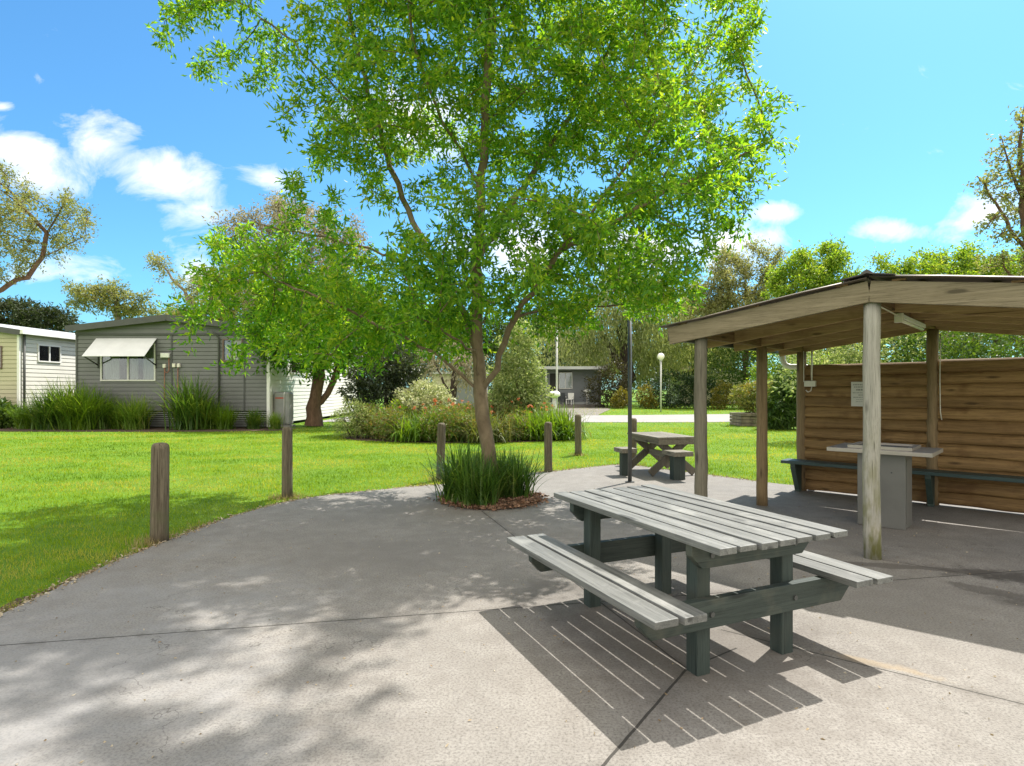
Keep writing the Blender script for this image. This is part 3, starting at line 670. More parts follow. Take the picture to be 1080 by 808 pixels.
# ================================================================== SHELTER
AR = math.radians(46.7)                      # local y = ridge direction (front post to back wall), local x = along the wall
P3 = Vector((3.195, 5.22, 0)); RR = AR - math.pi / 2
W, LN = 1.60, 3.30
def shelter():
    root = thing('picnic_shelter', 'open timber picnic shelter with low gabled roof on round posts and board back wall', 'shelter', P3, RR)
    zb = lambda x: 2.265 - .142 * abs(x)          # underside of the rafters
    posts = [(-W, 0, 'post_grey', .066), (-W, 1.74, 'post_brown', .066), (-W, LN, 'post_brown', .068), (0, 0, 'post_pale', .0675), (0, LN, 'post_brown', .068), (W, 0, 'post_pale', .066), (W, 1.74, 'post_brown', .066), (W, LN, 'post_brown', .068)]
    for i, (x, y, m, r) in enumerate(posts):
        rng = np.random.default_rng(i); zt = zb(x) + (.0 if abs(y) < .1 else .0); mb = MB(); n = 9
        mb.tube([(x + rng.normal() * .004, y + rng.normal() * .004, zt * k / n - .01 * (k == 0)) for k in range(n + 1)], [r * (1.04 - .05 * k / n + rng.normal() * .008) for k in range(n + 1)], 18)
        mb.build('post', M[m], root)
    # sloping rafters, doubled left and right; the first pair is the pale barge board
    ys = [-.075, .83, 1.66, 2.49, LN + .02]
    for i, y in enumerate(ys):
        for s in (-1, 1):
            ex = 1.93; h = .185 if i == 0 else .168; z0 = (2.26 if i == 0 else 2.264)
            c = lambda x: z0 + h / 2 - .142 * x
            mb = MB(); mb.beam((s * .001, y, c(0)), (s * ex, y, c(ex)), .048, h); mb.build('barge_board' if i in (0,) else 'rafter', M['barge'] if i == 0 else M['rafter'], root, .003)
    for s in (-1, 1):        # eave beams and purlins run back along the shelter
        mb = MB(); mb.box(s * W - .03, s * W + .03, -.045, LN - .01, zb(W) + .002, zb(W) + .12); mb.build('eave_beam', M['rafter_y'], root, .003)
    mb = MB(); mb.box(-.03, .03, -.045, LN - .01, zb(0) + .004, zb(0) + .135); mb.build('ridge_beam', M['rafter_y'], root, .003)
    zr = lambda x: 2.462 - .142 * abs(x)
    mb = MB()
    for s in (-1, 1):
        for x in (.35, .85, 1.35, 1.85): mb.box(s * x - .035, s * x + .035, -.02 + .06, LN + .20, zr(x) - .032, zr(x) + .004)
    for s in (-1, 1):
        for x in (.22, 1.0, 1.78): mb.box(s * x - .05, s * x + .05, -.098, -.052, zr(x) - .012, zr(x) + .006)
    mb.build('purlin', M['rafter_y'], root)
    # corrugated iron: the waves run down each slope
    for s in (-1, 1):
        ny = 300; xs = np.linspace(.012, 2.02, 5); ysg = np.linspace(-.16, LN + .28, ny); V = []
        for x in xs:
            sag = .006 * math.sin(x * 3.1)
            for yy in ysg: V.append((s * x, yy, 2.478 - .142 * x + .0085 * math.sin(yy * 2 * math.pi / .076) + sag + .008 * math.sin(yy * 2.1 + s)))
        Fc = [(i * ny + j, i * ny + j + 1, (i + 1) * ny + j + 1, (i + 1) * ny + j) for i in range(len(xs) - 1) for j in range(ny - 1)]
        if s > 0: Fc = [f[::-1] for f in Fc]
        me = fast('roof_sheet', V, Fc); o = link('roof_sheet', me, M['roof_iron'], root); so = o.modifiers.new('sheet', 'SOLIDIFY'); so.thickness = .003
    mb = MB(); mb.prism([(-.20, 2.462), (-.205, 2.469), (-.05, 2.496), (-.022, 2.522), (0, 2.532), (.022, 2.522), (.05, 2.496), (.205, 2.469), (.20, 2.462), (.045, 2.486), (0, 2.50), (-.045, 2.486)], -.19, LN + .3)
    mb.build('ridge_cap', M['roof_cap'], root)
    # back wall of rough sawn slabs, a panel each side of the middle post
    for s, top in ((-1, 1.845), (1, 1.875)):
        mb = MB(); rng = np.random.default_rng(8 + s); z = .018; nb = 12; bh = (top - z) / nb; nx = 26
        x0, x1 = (-W + .05, -.055) if s < 0 else (.055, W - .05)
        for k in range(nb):
            h = bh * rng.uniform(.93, 1.03); zz = z; z += bh
            prof = [(0, .0), (-.026, .006), (-.036, .03), (-.034, .065), (-.026, .11), (-.010, h - .010), (.012, h + .002)]
            ph = rng.uniform(0, 6, 4); out = rng.uniform(-.006, .006); tilt = rng.normal() * .006; vs = []
            for i in range(nx):
                t = i / (nx - 1); x = x0 + (x1 - x0) * t; wz = .006 * math.sin(t * 5 + ph[0]) + .003 * math.sin(t * 17 + ph[1]); wy = .004 * math.sin(t * 7 + ph[2])
                for j, (yy, hz) in enumerate(prof): vs.append((x, LN - .008 + yy + out + wy * (0 < j < 6), zz + hz + wz * (j < 4) + tilt * t))
            m = len(prof); fs = [(i * m + j, (i + 1) * m + j, (i + 1) * m + j + 1, i * m + j + 1) for i in range(nx - 1) for j in range(m - 1)]
            mb.add(vs, fs, True)
        mb.box(x0, x1, LN + .0125, LN + .03, .03, top - .012)
        mb.build('wall_panel', M['slab'], root)
    # white plumbing at the back corner and the cable conduit beside it
    mb = MB(); mb.tube([(-W - .30, LN + .10, 2.03), (-W - .30, LN + .10, 1.93), (-W - .26, LN + .10, 1.86), (-W - .18, LN + .10, 1.83), (-W + .02, LN + .10, 1.83), (-W + .09, LN + .10, 1.80), (-W + .12, LN + .10, 1.72), (-W + .12, LN + .10, .0)], .043, 12)
    mb.build('downpipe', M['pvc'], root)
    mb = MB(); mb.box(-2.045, -1.965, .10, LN + .25, 2.045, 2.125); mb.build('gutter', M['grey_dark'], root)
    mb = MB(); mb.tube([(-W + .16, LN - .062, 2.06), (-W + .16, LN - .062, 1.62)], .012, 8); mb.tube([(-W + .05, LN - .062, 2.05), (-W + .05, LN - .062, 1.6)], .006, 6)
    mb.tube([(-W + .16, LN - .062, 1.53), (-W + .15, LN - .07, 1.47), (-W + .11, LN - .07, 1.45), (-W + .08, LN - .065, 1.48)], .008, 6); mb.build('conduit', M['pvc'], root)
    mb = MB(); mb.box(-W + .06, -W + .215, LN - .085, LN - .04, 1.53, 1.615); mb.build('junction_box', M['pvc'], root, .006)
    mb = MB(); mb.tube([(.085, LN - .055, 2.2), (.08, LN - .055, 1.62), (.085, LN - .055, 1.2), (.10, LN - .058, 1.1)], .006, 6); mb.build('cable', M['pvc'], root)
    return root
SH = shelter()
def sloc(x, y, z=0): return P3 + Vector((x * math.cos(RR) - y * math.sin(RR), x * math.sin(RR) + y * math.cos(RR), z))
# batten lamp under the ridge
o = thing('batten_lamp', 'white batten lamp slung under the ridge of the shelter behind the pale post', 'lamp', sloc(0.03, 1.0, 2.20), RR)
mb = MB(); mb.box(-.03, .03, .0, 1.35, .01, .055); mb.build('housing', M['white_paint'], o, .006)
mb = MB(); mb.tube([(0, .03, -.005), (0, 1.32, -.005)], .017, 10); mb.build('tube', M['globe'], o)
mb = MB(); mb.box(-.04, .04, -.02, .015, -.035, .06); mb.build('end_cap', M['pvc'], o, .006)
mb = MB(); mb.tube([(0, -.015, .03), (-.02, -.93, .06)], .007, 6); mb.build('conduit', M['pvc'], o)
# bench fixed along the wall
b = thing('wall_bench', 'long dark teal plank bench running along the foot of the board wall', 'bench', sloc(0, LN - .05), RR)
mb = MB(); mb.box(-W - .16, W + .05, -.36, -.055, .42, .465); mb.build('seat', M['teal'], b, .005)
for x in (-W + .0, 0.0, W - .05):
    mb = MB(); mb.prism([(-.345, .418), (-.345, .375), (-.15, .03), (-.15, .001), (-.055, .001), (-.055, .418)], x - .0 - .032, x + .032)
    me = mb.mesh('bracket')
    for v in me.vertices: v.co = Vector((v.co.y, v.co.x, v.co.z))
    me.flip_normals(); link('bracket', me, M['teal_z'], b)
# notice on the wall
SX = (-W) + .80
s_ = thing('notice_sign', 'small white printed notice fixed to the board wall behind the pale front post', 'sign', sloc(SX, LN - .055), RR)
mb = MB(); mb.box(-.13, .13, -.008, .0, 1.255, 1.595); mb.build('board', M['sign'], s_)
mb = MB(); rng = random.Random(3)
for z, w, hh in ((1.555, .20, .012), (1.523, .18, .012), (1.484, .12, .020), (1.443, .21, .008), (1.412, .07, .010), (1.381, .20, .008), (1.35, .12, .005), (1.32, .13, .005)):
    x = -w / 2 - .005
    while x < w / 2: 
        l = rng.uniform(.012, .035); mb.box(x, min(x + l, w / 2), -.0105, -.0092, z - hh / 2, z + hh / 2); x += l + .006
mb.build('lettering', M['ink'], s_)
# electric barbecue
q = thing('barbecue', 'grey steel barbecue pedestal with a wide flat bench top inside the shelter', 'barbecue', (4.11, 6.49, 0), RR)
mb = MB(); mb.box(-.225, .225, -.17, .20, 0.0, .805); mb.build('pedestal', M['steel'], q, .006)
mb = MB(); mb.box(-.20, .20, .2005, .204, .10, .72); mb.box(.2255, .229, -.13, .17, .06, .74); mb.build('door', M['steel'], q)
mb = MB(); mb.box(-.485, .485, -.36, .36, .807, .85); mb.build('bench_top', M['steel_top'], q, .004)
mb = MB()
for bx in ((-.30, .30, -.26, -.21), (-.30, .30, .21, .26), (-.30, -.25, -.21, .21), (.25, .30, -.21, .21)): mb.box(*bx, .851, .882)
fr = mb.build('hotplate_frame', M['steel_top'], q)
mb = MB(); mb.box(-.249, .249, -.209, .209, .851, .862); mb.build('hotplate', M['hotplate'], fr)
mb = MB(); mb.tube([(0.1, -.171, .60), (0.1, -.176, .60)], .008, 8); mb.build('button', M['dark_plastic'], q)

# ================================================================== HOUSES
def siding(mb, x0, x1, z0, z1, board, holes=(), lap=.018):
    """lapped boards on a wall that faces local -y, leaving out the holes (x0,x1,z0,z1)"""
    z = z0
    while z < z1 - 1e-6:
        t = min(z + board, z1); segs = [(x0, x1)]
        for h in holes:
            if h[2] < (z + t) / 2 < h[3]:
                ns = []
                for a, b in segs:
                    if h[0] > a: ns.append((a, min(b, h[0])))
                    if h[1] < b: ns.append((max(a, h[1]), b))
                segs = [s for s in ns if s[1] > s[0] + 1e-6]
        g = board * .13
        for a, b in segs: mb.add([(a, -lap, z + g), (b, -lap, z + g), (b, -lap * .35, t), (a, -lap * .35, t), (a, lap, z + g), (b, lap, z + g), (a, lap, z), (b, lap, z), (a, -lap * .35, z), (b, -lap * .35, z)], [(0, 1, 2, 3), (4, 5, 1, 0), (6, 7, 5, 4), (8, 9, 7, 6)])
        z = t
def window(parent, x0, x1, z0, z1, fmat, panes=2, curtain=True, depth=.9, blind=False, turn=None):
    """framed window in a wall facing local -y"""
    T = Matrix.Identity(4) if turn is None else turn
    def put(mb, name, mat, par):
        me = mb.mesh(name); me.transform(T); return link(name, me, mat, par)
    mb = MB(); f = .055
    mb.box(x0 - f, x1 + f, -.045, .03, z1, z1 + f); mb.box(x0 - f, x1 + f, -.06, .03, z0 - f, z0); mb.box(x0 - f, x0, -.045, .03, z0, z1); mb.box(x1, x1 + f, -.045, .03, z0, z1)
    for k in range(1, panes):
        x = x0 + (x1 - x0) * k / panes; mb.box(x - .03, x + .03, -.038, .02, z0, z1)
    w = put(mb, 'window', fmat, parent)
    mb = MB(); mb.box(x0, x1, -.012, -.006, z0, z1); put(mb, 'pane', M['glass'], w)
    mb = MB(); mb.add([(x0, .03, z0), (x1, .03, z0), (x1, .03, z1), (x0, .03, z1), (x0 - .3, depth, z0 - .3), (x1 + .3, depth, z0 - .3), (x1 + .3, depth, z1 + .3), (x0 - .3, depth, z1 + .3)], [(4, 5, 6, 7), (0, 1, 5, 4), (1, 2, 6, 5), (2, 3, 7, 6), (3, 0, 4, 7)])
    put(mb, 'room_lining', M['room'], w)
    if curtain:
        mb = MB(); wd = x1 - x0; rng = random.Random(int(x0 * 10))
        for a, b in ((x0, x0 + wd * .30), (x0 + wd * .50, x0 + wd * .66), (x0 + wd * .76, x1)) if not blind else ((x0, x1),):
            n = 40; vs = []
            for i in range(n):
                x = a + (b - a) * i / (n - 1); y = .075 + .022 * math.sin(i * 1.15) + .01 * math.sin(i * 2.9 + a)
                vs += [(x, y, z0), (x, y, z1)]
            mb.add(vs, [(2*i, 2*i+2, 2*i+3, 2*i+1) for i in range(n - 1)], True)
        put(mb, 'curtain', M['curtain'], w)
    return w
def grey_house():
    X0, X1, Y0 = -17.06, -9.50, 23.0; wd = X1 - X0; D = 13.0; E = 3.66; xa = 3.70
    R = thing('grey_house', 'grey weatherboard cabin house with a low gable, window awning and pale right side wall', 'house', (X0, Y0, 0))
    X = lambda px: (px - 540) * 23 / F - X0; Z = lambda py: H + (410 - py) * 23 / F
    w1 = (X(108), X(163), Z(400.5), Z(364)); w2 = (X(236.5), X(255), Z(380), Z(359))
    mb = MB(); siding(mb, 0, wd, .62, E, .155, (w1, w2))
    zt = lambda x: E + .645 - .108 * abs(x - xa)
    z = E + .03
    mb.add([(0, -.03, E), (wd, -.03, E), (wd, -.03, E + .03), (0, -.03, E + .03)], [(0, 1, 2, 3)])
    while z < E + .50:
        half = max(.05, (E + .56 - z) / .108 - .10); a, b = max(0, xa - half), min(wd, xa + half)
        mb.add([(a, -.020, z), (b, -.020, z), (b, 0, min(z + .15, E + .56)), (a, 0, min(z + .15, E + .56))], [(0, 1, 2, 3)]); z += .155
    mb.build('front_wall', M['grey_cladding'], R)
    mb = MB(); 
    for px in (81.5, 181.5, 258): mb.box(X(px) - .03, X(px) + .03, -.03, -.002, .62, E)
    mb.box(0, wd, -.05, -.002, E - .055, E + .012); mb.build('trim', M['grey_dark'], R)
    # side wall, in pale boards
    sw = MB(); hs = (2.2, 3.7, 2.2, 3.0); siding(sw, 0, D, .08, E, .16, (hs,)); me = sw.mesh('side_wall'); T = Matrix.Translation((wd, 0, 0)) @ Matrix.Rotation(math.pi / 2, 4, 'Z'); me.transform(T)
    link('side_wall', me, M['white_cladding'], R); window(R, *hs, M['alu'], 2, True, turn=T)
    mb = MB(); mb.box(wd - .085, wd + .03, -.035, .06, 0, E); mb.build('corner_board', M['white_paint'], R)
    mb = MB(); mb.box(-.02, 0, 0, D, 0, E); mb.box(0, wd, D - .02, D, 0, E); mb.build('rear_wall', M['grey_cladding'], R)
    # roof: two low slopes with deep dark barge boards
    mb = MB()
    for s in (-1, 1):
        xe = -.17 if s < 0 else wd + .17; ze = zt(0 if s < 0 else wd) + .02
        mb.add([(xa, -.28, zt(xa) + .06), (xe, -.28, ze), (xe, D + .2, ze), (xa, D + .2, zt(xa) + .06), (xa, -.28, zt(xa) + .0), (xe, -.28, ze - .06), (xe, D + .2, ze - .06), (xa, D + .2, zt(xa))], [(0, 1, 2, 3), (4, 7, 6, 5), (0, 4, 5, 1), (1, 5, 6, 2)])
    rf = mb.build('roof', M['grey_dark'], R)
    for s in (-1, 1):
        xe = -.2 if s < 0 else wd + .2; ze = zt(0 if s < 0 else wd) - .06
        mb = MB(); mb.beam((xa, -.295, zt(xa) - .055), (xe, -.295, ze - .03), .026, .24); mb.build('barge_board', M['grey_dark'], rf)
    mb = MB(); mb.box(wd + .16, wd + .27, -.26, D, zt(wd) - .14, zt(wd) - .02); mb.build('gutter', M['white_paint'], rf)
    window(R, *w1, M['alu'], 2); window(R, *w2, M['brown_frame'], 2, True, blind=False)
    mb = MB(); xm = (w2[0] + w2[1]) / 2; mb.box(xm + .03, w2[1], -.022, -.014, w2[2], w2[3]); mb.build('fly_screen', M['skirt'], R)
    # awning: sloping canvas on side arms
    a0, a1 = X(102.5), X(166); za, zb_ = Z(357.5), 2.715
    mb = MB(); mb.add([(a0, -.05, za), (a1, -.05, za), (a1, -.82, zb_), (a0, -.82, zb_), (a0, -.05, za + .02), (a1, -.05, za + .02), (a1, -.835, zb_ + .012), (a0, -.835, zb_ + .012)], [(0, 1, 2, 3), (7, 6, 5, 4), (0, 3, 7, 4), (1, 5, 6, 2), (2, 6, 7, 3), (0, 4, 5, 1)])
    aw = mb.build('awning', M['awning'], R)
    for x in (a0 + .06, a1 - .03):
        mb = MB(); mb.tube([(x, -.78, zb_), (x, -.05, 2.42)], .026, 6); mb.tube([(x, -.04, za), (x, -.04, 2.3)], .018, 6); mb.build('arm', M['grey_dark'], aw)
    # meters, pipes and skirt
    mb = MB(); mb.box(X(171), X(180), -.13, -.02, Z(377.3), Z(372.6)); mb.build('meter_box', M['white_paint'], R, .01)
    for px, t in ((174.5, 384), (184.5, 383.5), (189.5, 383.5)):
        mb = MB(); mb.box(X(px) - .055, X(px) + .055, -.11, -.02, Z(t + 4), Z(t)); mb.build('tap_box', M['pvc'], R, .01)
    mb = MB()
    mb.tube([(X(174.5), -.06, Z(388)), (X(174.2), -.06, .5)], .016, 6); mb.tube([(X(188.6), -.06, Z(387)), (X(188), -.06, .5)], .016, 6)
    mb.tube([(X(179), -.06, Z(378)), (X(179.6), -.08, Z(391)), (X(177.5), -.09, Z(393.4)), (X(175), -.08, Z(392)), (X(174.5), -.06, Z(388))], .018, 6)
    mb.build('pipe', M['copper'], R)
    mb = MB(); mb.tube([(X(227), -.25, Z(349.5)), (X(230), -.12, Z(353.5)), (X(231.5), -.06, Z(357)), (X(232), -.06, .1)], .036, 8); mb.build('downpipe', M['grey_dark'], R)
    mb = MB()
    for k in range(8): mb.box(0, wd - .09, -.012, .004, .03 + k * .074, .062 + k * .074)
    mb.build('skirt', M['skirt'], R)
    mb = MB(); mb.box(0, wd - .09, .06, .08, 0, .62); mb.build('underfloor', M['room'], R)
    for px in (141, 149, 262): pass
    return R
grey_house()
# hot water unit at the corner of the grey house
x, y = -9.14, 23.55
o = thing('water_heater', 'grey upright hot water unit with rounded edges standing by the pale side wall', 'water heater', (x, y, 0))
mb = MB(); mb.box(-.32, .32, -.26, .26, .05, 1.37); mb.build('casing', M['tank'], o, .09)
mb = MB(); mb.box(-.24, .14, -.266, -.2605, 1.10, 1.16); mb.build('marking', M['red_mark'], o)
mb = MB(); mb.tube([(.12, -.29, .05), (.12, -.29, 1.3), (.12, -.2, 1.38)], .018, 6); mb.build('pipe', M['pale_pole'], o)
mb = MB(); mb.box(-.36, .36, -.30, .30, GZ, .05); mb.build('base', M['road'], o)
def cream_house():
    X1, Y0 = -19.70, 23.5; W_ = 7.0; D = 12.0; E = 3.78
    R = thing('cream_house', 'cream weatherboard cabin house with a white side wall, mostly out of the frame', 'house', (X1, Y0, 0))
    w = (-3.2, -.72, 2.35, 3.15); mb = MB(); siding(mb, -W_, 0, .1, E, .17, (w,))
    mb.add([(-W_, -.02, E), (0, -.02, E), (-W_ / 2, -.02, E + .55)], [(0, 1, 2)]); mb.build('front_wall', M['cream_cladding'], R); window(R, *w, M['brown_frame'], 2)
    s = (.95, 2.08, 2.67, 3.30); T = Matrix.Rotation(math.pi / 2, 4, 'Z'); mb = MB(); siding(mb, 0, D, .1, E, .17, (s,)); me = mb.mesh('side_wall'); me.transform(T); link('side_wall', me, M['white_cladding'], R)
    window(R, *s, M['white_paint'], 2, True, blind=True, turn=T)
    mb = MB(); mb.box(-.06, .035, -.04, .05, 0, E); mb.build('corner_board', M['white_paint'], R)
    mb = MB(); mb.tube([(.09, .14, E), (.09, .14, .05)], .045, 8); mb.build('downpipe', M['grey_dark'], R)
    mb = MB(); mb.box(-W_, -W_ + .02, 0, D, 0, E); mb.box(-W_, 0, D - .02, D, 0, E); mb.build('rear_wall', M['cream_cladding'], R)
    mb = MB()
    for sg in (0, 1):
        xe = .22 if sg else -W_ - .22; xr = -W_ / 2
        mb.add([(xr, -.2, E + .66), (xe, -.2, E + .05), (xe, D, E + .05), (xr, D, E + .66), (xr, -.2, E + .6), (xe, -.2, E - .01), (xe, D, E - .01), (xr, D, E + .6)], [(0, 1, 2, 3), (4, 7, 6, 5), (0, 4, 5, 1), (1, 5, 6, 2)])
    rf = mb.build('roof', M['far_roof'], R)
    mb = MB(); mb.beam((-W_ / 2, -.22, E + .52), (.2, -.22, E - .05), .03, .22); mb.beam((-W_ / 2, -.22, E + .52), (-W_ - .2, -.22, E - .05), .03, .22); mb.build('barge_board', M['grey_dark'], rf)
    mb = MB(); mb.box(.2, .32, -.22, D, E - .10, E + .06); mb.build('gutter', M['white_paint'], rf)
cream_house()
def far_cabin():
    Y0 = 49.5; k = Y0 / F; X = lambda px: (px - 540) * k; Z = lambda py: H + (410 - py) * k
    R = thing('grey_cabin', 'flat roofed dark grey cabin with a porch across the road behind the flower bed', 'cabin', (0, Y0, 0))
    w = (X(590), X(603), Z(409.5), Z(393.5)); d = (X(580), X(589), .15, Z(394))
    mb = MB(); siding(mb, X(576), X(633), .25, 3.1, .3, (w,), .01); mb.build('front_wall', M['far_grey'], R); window(R, *w, M['alu'], 2, True, blind=True)
    mb = MB(); mb.box(X(633) - .01, X(633) + .1, 0, 6, .1, 3.1); mb.box(X(548), X(576), 1.6, 1.7, .1, 3.1); mb.box(X(548), X(548) + .1, 0, 6, .1, 3.1); mb.box(X(548), X(633), 5.9, 6, .1, 3.1); mb.build('side_wall', M['far_grey'], R)
    mb = MB(); mb.box(X(545), X(637), -1.6, 6.3, 3.13, 3.30); rf = mb.build('roof', M['far_roof'], R)
    mb = MB(); mb.box(X(545) - .03, X(637) + .03, -1.66, -1.6, 3.08, 3.32); mb.build('fascia', M['far_roof'], rf)
    mb = MB(); mb.box(X(548), X(635), -1.5, -.02, GZ, .2); mb.build('porch_floor', M['gravel'], R)
    for px in (576, 632): 
        mb = MB(); mb.box(X(px) * .97 - .05, X(px) * .97 + .05, -1.45, -1.35, .2, 3.12); mb.build('porch_post', M['grey_dark'] if px > 600 else M['pale_pole'], R)
    mb = MB(); mb.box(d[0], d[1], -.03, -.012, .25, d[3]); mb.build('door', M['room'], R)
    mb = MB(); mb.box(X(577), X(632), -.06, -.02, .2, .36); mb.build('skirt', M['far_roof'], R)
far_cabin()
def chair(x, y, rz, label, mat):
    c = thing('porch_chair', label, 'chair', (x, y, .2), rz, 'chairs on the cabin porch')
    mb = MB(); mb.box(-.26, .26, -.25, .25, .40, .45); mb.build('seat', mat, c)
    mb = MB(); mb.box(-.26, .26, .22, .26, .45, .95); mb.build('backrest', mat, c)
    for a in (-1, 1):
        for b_ in (-1, 1): mb = MB(); mb.box(a * .22 - .025, a * .22 + .025, b_ * .21 - .025, b_ * .21 + .025, 0, .40); mb.build('leg', mat, c)
        mb = MB(); mb.box(a * .27 - .03, a * .27 + .03, -.25, .24, .60, .64); mb.build('armrest', mat, c)
chair(4.25, 48.7, .3, 'dark plastic chair on the cabin porch below the window', M['dark_plastic'])
chair(4.78, 48.55, -.5, 'white plastic chair on the cabin porch beside the dark one', M['white_paint'])
# cream shed half hidden behind the bed
o = thing('cream_shed', 'plain cream and grey shed glimpsed behind the variegated bush and tree trunk', 'shed', (-5.95, 44, 0))
mb = MB(); siding(mb, 0, 1.5, 0, 2.6, .26, (), .01); mb.build('front_wall', M['cream_cladding'], o)
mb = MB(); mb.box(1.5, 4.0, .0, .1, 0, 2.6); mb.build('side_wall', M['far_grey'], o)
mb = MB(); mb.box(-.1, 4.1, -.3, 4, 2.6, 2.75); mb.build('roof', M['far_roof'], o)
mb = MB(); mb.box(.9, 1.35, -.04, -.012, .1, 2.0); mb.build('door', M['cream_cladding'], o)
mb = MB(); mb.box(0, .1, 0, 4, 0, 2.59); mb.box(3.9, 4.0, .1, 4, 0, 2.59); mb.box(0, 4, 3.9, 4, 0, 2.59); mb.build('rear_wall', M['far_grey'], o)
# distant roof behind the dark hedge
o = thing('far_house', 'distant house whose tan gable roof shows over the dark hedge', 'house', (16.6, 58, 0))
mb = MB(); mb.box(0, 6.5, 0, 5, 0, 3.0); mb.build('wall', M['cream_cladding'], o)
mb = MB()
for s in (-1, 1): mb.add([(3.25, -.4, 4.2), (3.25 + s * 3.7, -.4, 2.95), (3.25 + s * 3.7, 5.4, 2.95), (3.25, 5.4, 4.2), (3.25, -.4, 4.05), (3.25 + s * 3.7, -.4, 2.8), (3.25 + s * 3.7, 5.4, 2.8), (3.25, 5.4, 4.05)], [(0, 1, 2, 3), (4, 7, 6, 5), (0, 4, 5, 1), (1, 5, 6, 2), (0, 3, 7, 4)])
mb.build('roof', M['orange_roof'], o)
mb = MB(); mb.add([(0, -.01, 3), (6.5, -.01, 3), (3.25, -.01, 4.05)], [(0, 1, 2)]); mb.build('gable', M['far_grey'], o)

# ================================================================== LAMPS
o = thing('street_lamp', 'white globe street lamp on a slim pole in front of the dark hedge', 'street lamp', (*gp(697, 434), 0))
mb = MB(); mb.tube([(0, 0, GZ), (0, 0, 3.35)], .055, 10); mb.build('pole', M['pale_pole'], o)
mb = MB(); mb.tube([(0, 0, 3.33), (0, 0, 3.42)], [.09, .12], 12); mb.build('collar', M['pale_pole'], o)
mb = MB(); mb.dome((0, 0, 3.62), .235); mb.build('globe', M['globe'], o)
def path_light(x, y, h, r, label):
    o = thing('path_light', label, 'path light', (x, y, 0), 0, 'mushroom path lights by the road')
    mb = MB(); mb.tube([(0, 0, GZ), (0, 0, h - .3)], r * .36, 12); mb.build('post', M['pale_pole'], o)
    mb = MB(); mb.tube([(0, 0, h - .3), (0, 0, h - .22), (0, 0, h - .2), (0, 0, h - .08), (0, 0, h)], [r * .4, r * .9, r, r * .92, r * .55], 16); mb.build('lamp_head', M['white_paint'], o)
path_light(*at(584.5, 410, 25.6).xy, 1.40, .27, 'white capped mushroom path light rising from the end of the flower bed')
path_light(*gp(619.5, 429), 1.45, .33, 'white capped mushroom path light at the right corner of the grey cabin')
o = link('thin_post', MB().tube([(0, 0, GZ), (0, 0, 4.2)], .045, 8).mesh('thin_post'), M['pale_pole']); o.location = (at(587.3, 410, 25.9).x, 25.9, 0)
tag(o, 'thin pale post standing up behind the mushroom path light, its top in the leaves', 'post')

# ================================================================== THE BIG ASH TREE
TY = 8.1
def tp(px, py, dy=0.0): return np.array(at(px, py, TY + dy))
b0 = np.array([(525 - 540) / F * TY, TY, 0.0])
polys = [
    [b0, tp(516, 488), tp(509, 440), tp(506, 400), tp(504, 350, .05), tp(503, 280, .1), tp(508, 200, .1), tp(512, 110, .1), tp(518, 20, .2), tp(524, -80, .2), tp(540, -190, .0), tp(560, -260, -.3)],
    [tp(505, 385), tp(492, 335, .1), tp(468, 295, .25), tp(430, 222, .5), tp(408, 165, .6), tp(365, 105, .8), tp(310, 45, .9), tp(262, 8, .8)],
    [tp(408, 165, .6), tp(388, 100, .3), tp(372, 30, .1), tp(362, -60, 0)],
    [tp(506, 418), tp(524, 388, -.15), tp(543, 335, -.4), tp(588, 268, -.7), tp(622, 225, -.8), tp(664, 172, -.7), tp(700, 110, -.5)],
    [tp(588, 268, -.7), tp(640, 240, -.6), tp(695, 205, -.3), tp(760, 175, -.1), tp(815, 150, 0)],
    [tp(508, 412), tp(486, 396, -.1), tp(455, 370, -.25), tp(382, 334, -.3), tp(322, 308, -.2), tp(280, 288, 0)],
    [tp(492, 335, .1), tp(470, 305, .2), tp(430, 272, .5), tp(340, 250, .8), tp(272, 236, .9), tp(222, 262, .8)],
    [tp(503, 280, .1), tp(540, 215, .5), tp(590, 140, 1.0), tp(640, 60, 1.3), tp(670, -20, 1.4)],
    [tp(508, 200, .1), tp(470, 130, -.4), tp(440, 60, -.8), tp(425, -20, -1.0)],
    [tp(543, 335, -.4), tp(585, 320, .1), tp(640, 322, .3), tp(700, 318, .3)],
    [tp(506, 400), tp(500, 370, -.4), tp(470, 350, -1.1), tp(440, 335, -1.6)],
    [tp(504, 350, .05), tp(520, 320, .8), tp(560, 300, 1.7), tp(600, 250, 2.2)],
]
lob = px_lobes([
    (500, 75, 190, 120, .2, 2.5, .95), (470, -110, 190, 120, 0, 2.3), (258, 28, 112, 52, .7, 1.0, .7), (700, 180, 110, 105, .1, 1.8, 1.1), (650, 55, 150, 100, .6, 2.0, .9),
    (565, 278, 160, 80, -.4, 1.9, 1.7), (245, 385, 30, 24, .3, .6, .6), (610, 335, 60, 32, .2, 1.0, .8), (430, 325, 105, 58, .1, 1.9, 1.4), (360, 355, 70, 45, -.2, 1.2, 1.0), (298, 308, 104, 80, .5, 1.3, 1.6), (690, 305, 62, 40, .2, 1.2, .9), (790, 145, 50, 62, 0, .8, .8), (370, 170, 80, 70, .5, 1.3, .6), (600, -60, 140, 90, .5, 1.8, .7), (715, 165, 70, 80, -1.3, 1.1, .8)], TY) + [(.7, 7.5, 9.5, 3.1, 2.7, 1.5, .55), (-1.6, 8.6, 9.0, 2.2, 2.2, 1.5, .4)]
make_tree('ash_tree', 'large bright green ash tree growing out of a strappy planted ring in the paving', b0, lob, .098, (.102, .034), 54, L_['ash'], M['bark_main'], 3000, .20, .24, polys, 5, 0, .12, 2.7, 0, None, .0048, iters=50, wander=.16, drop=1.75)

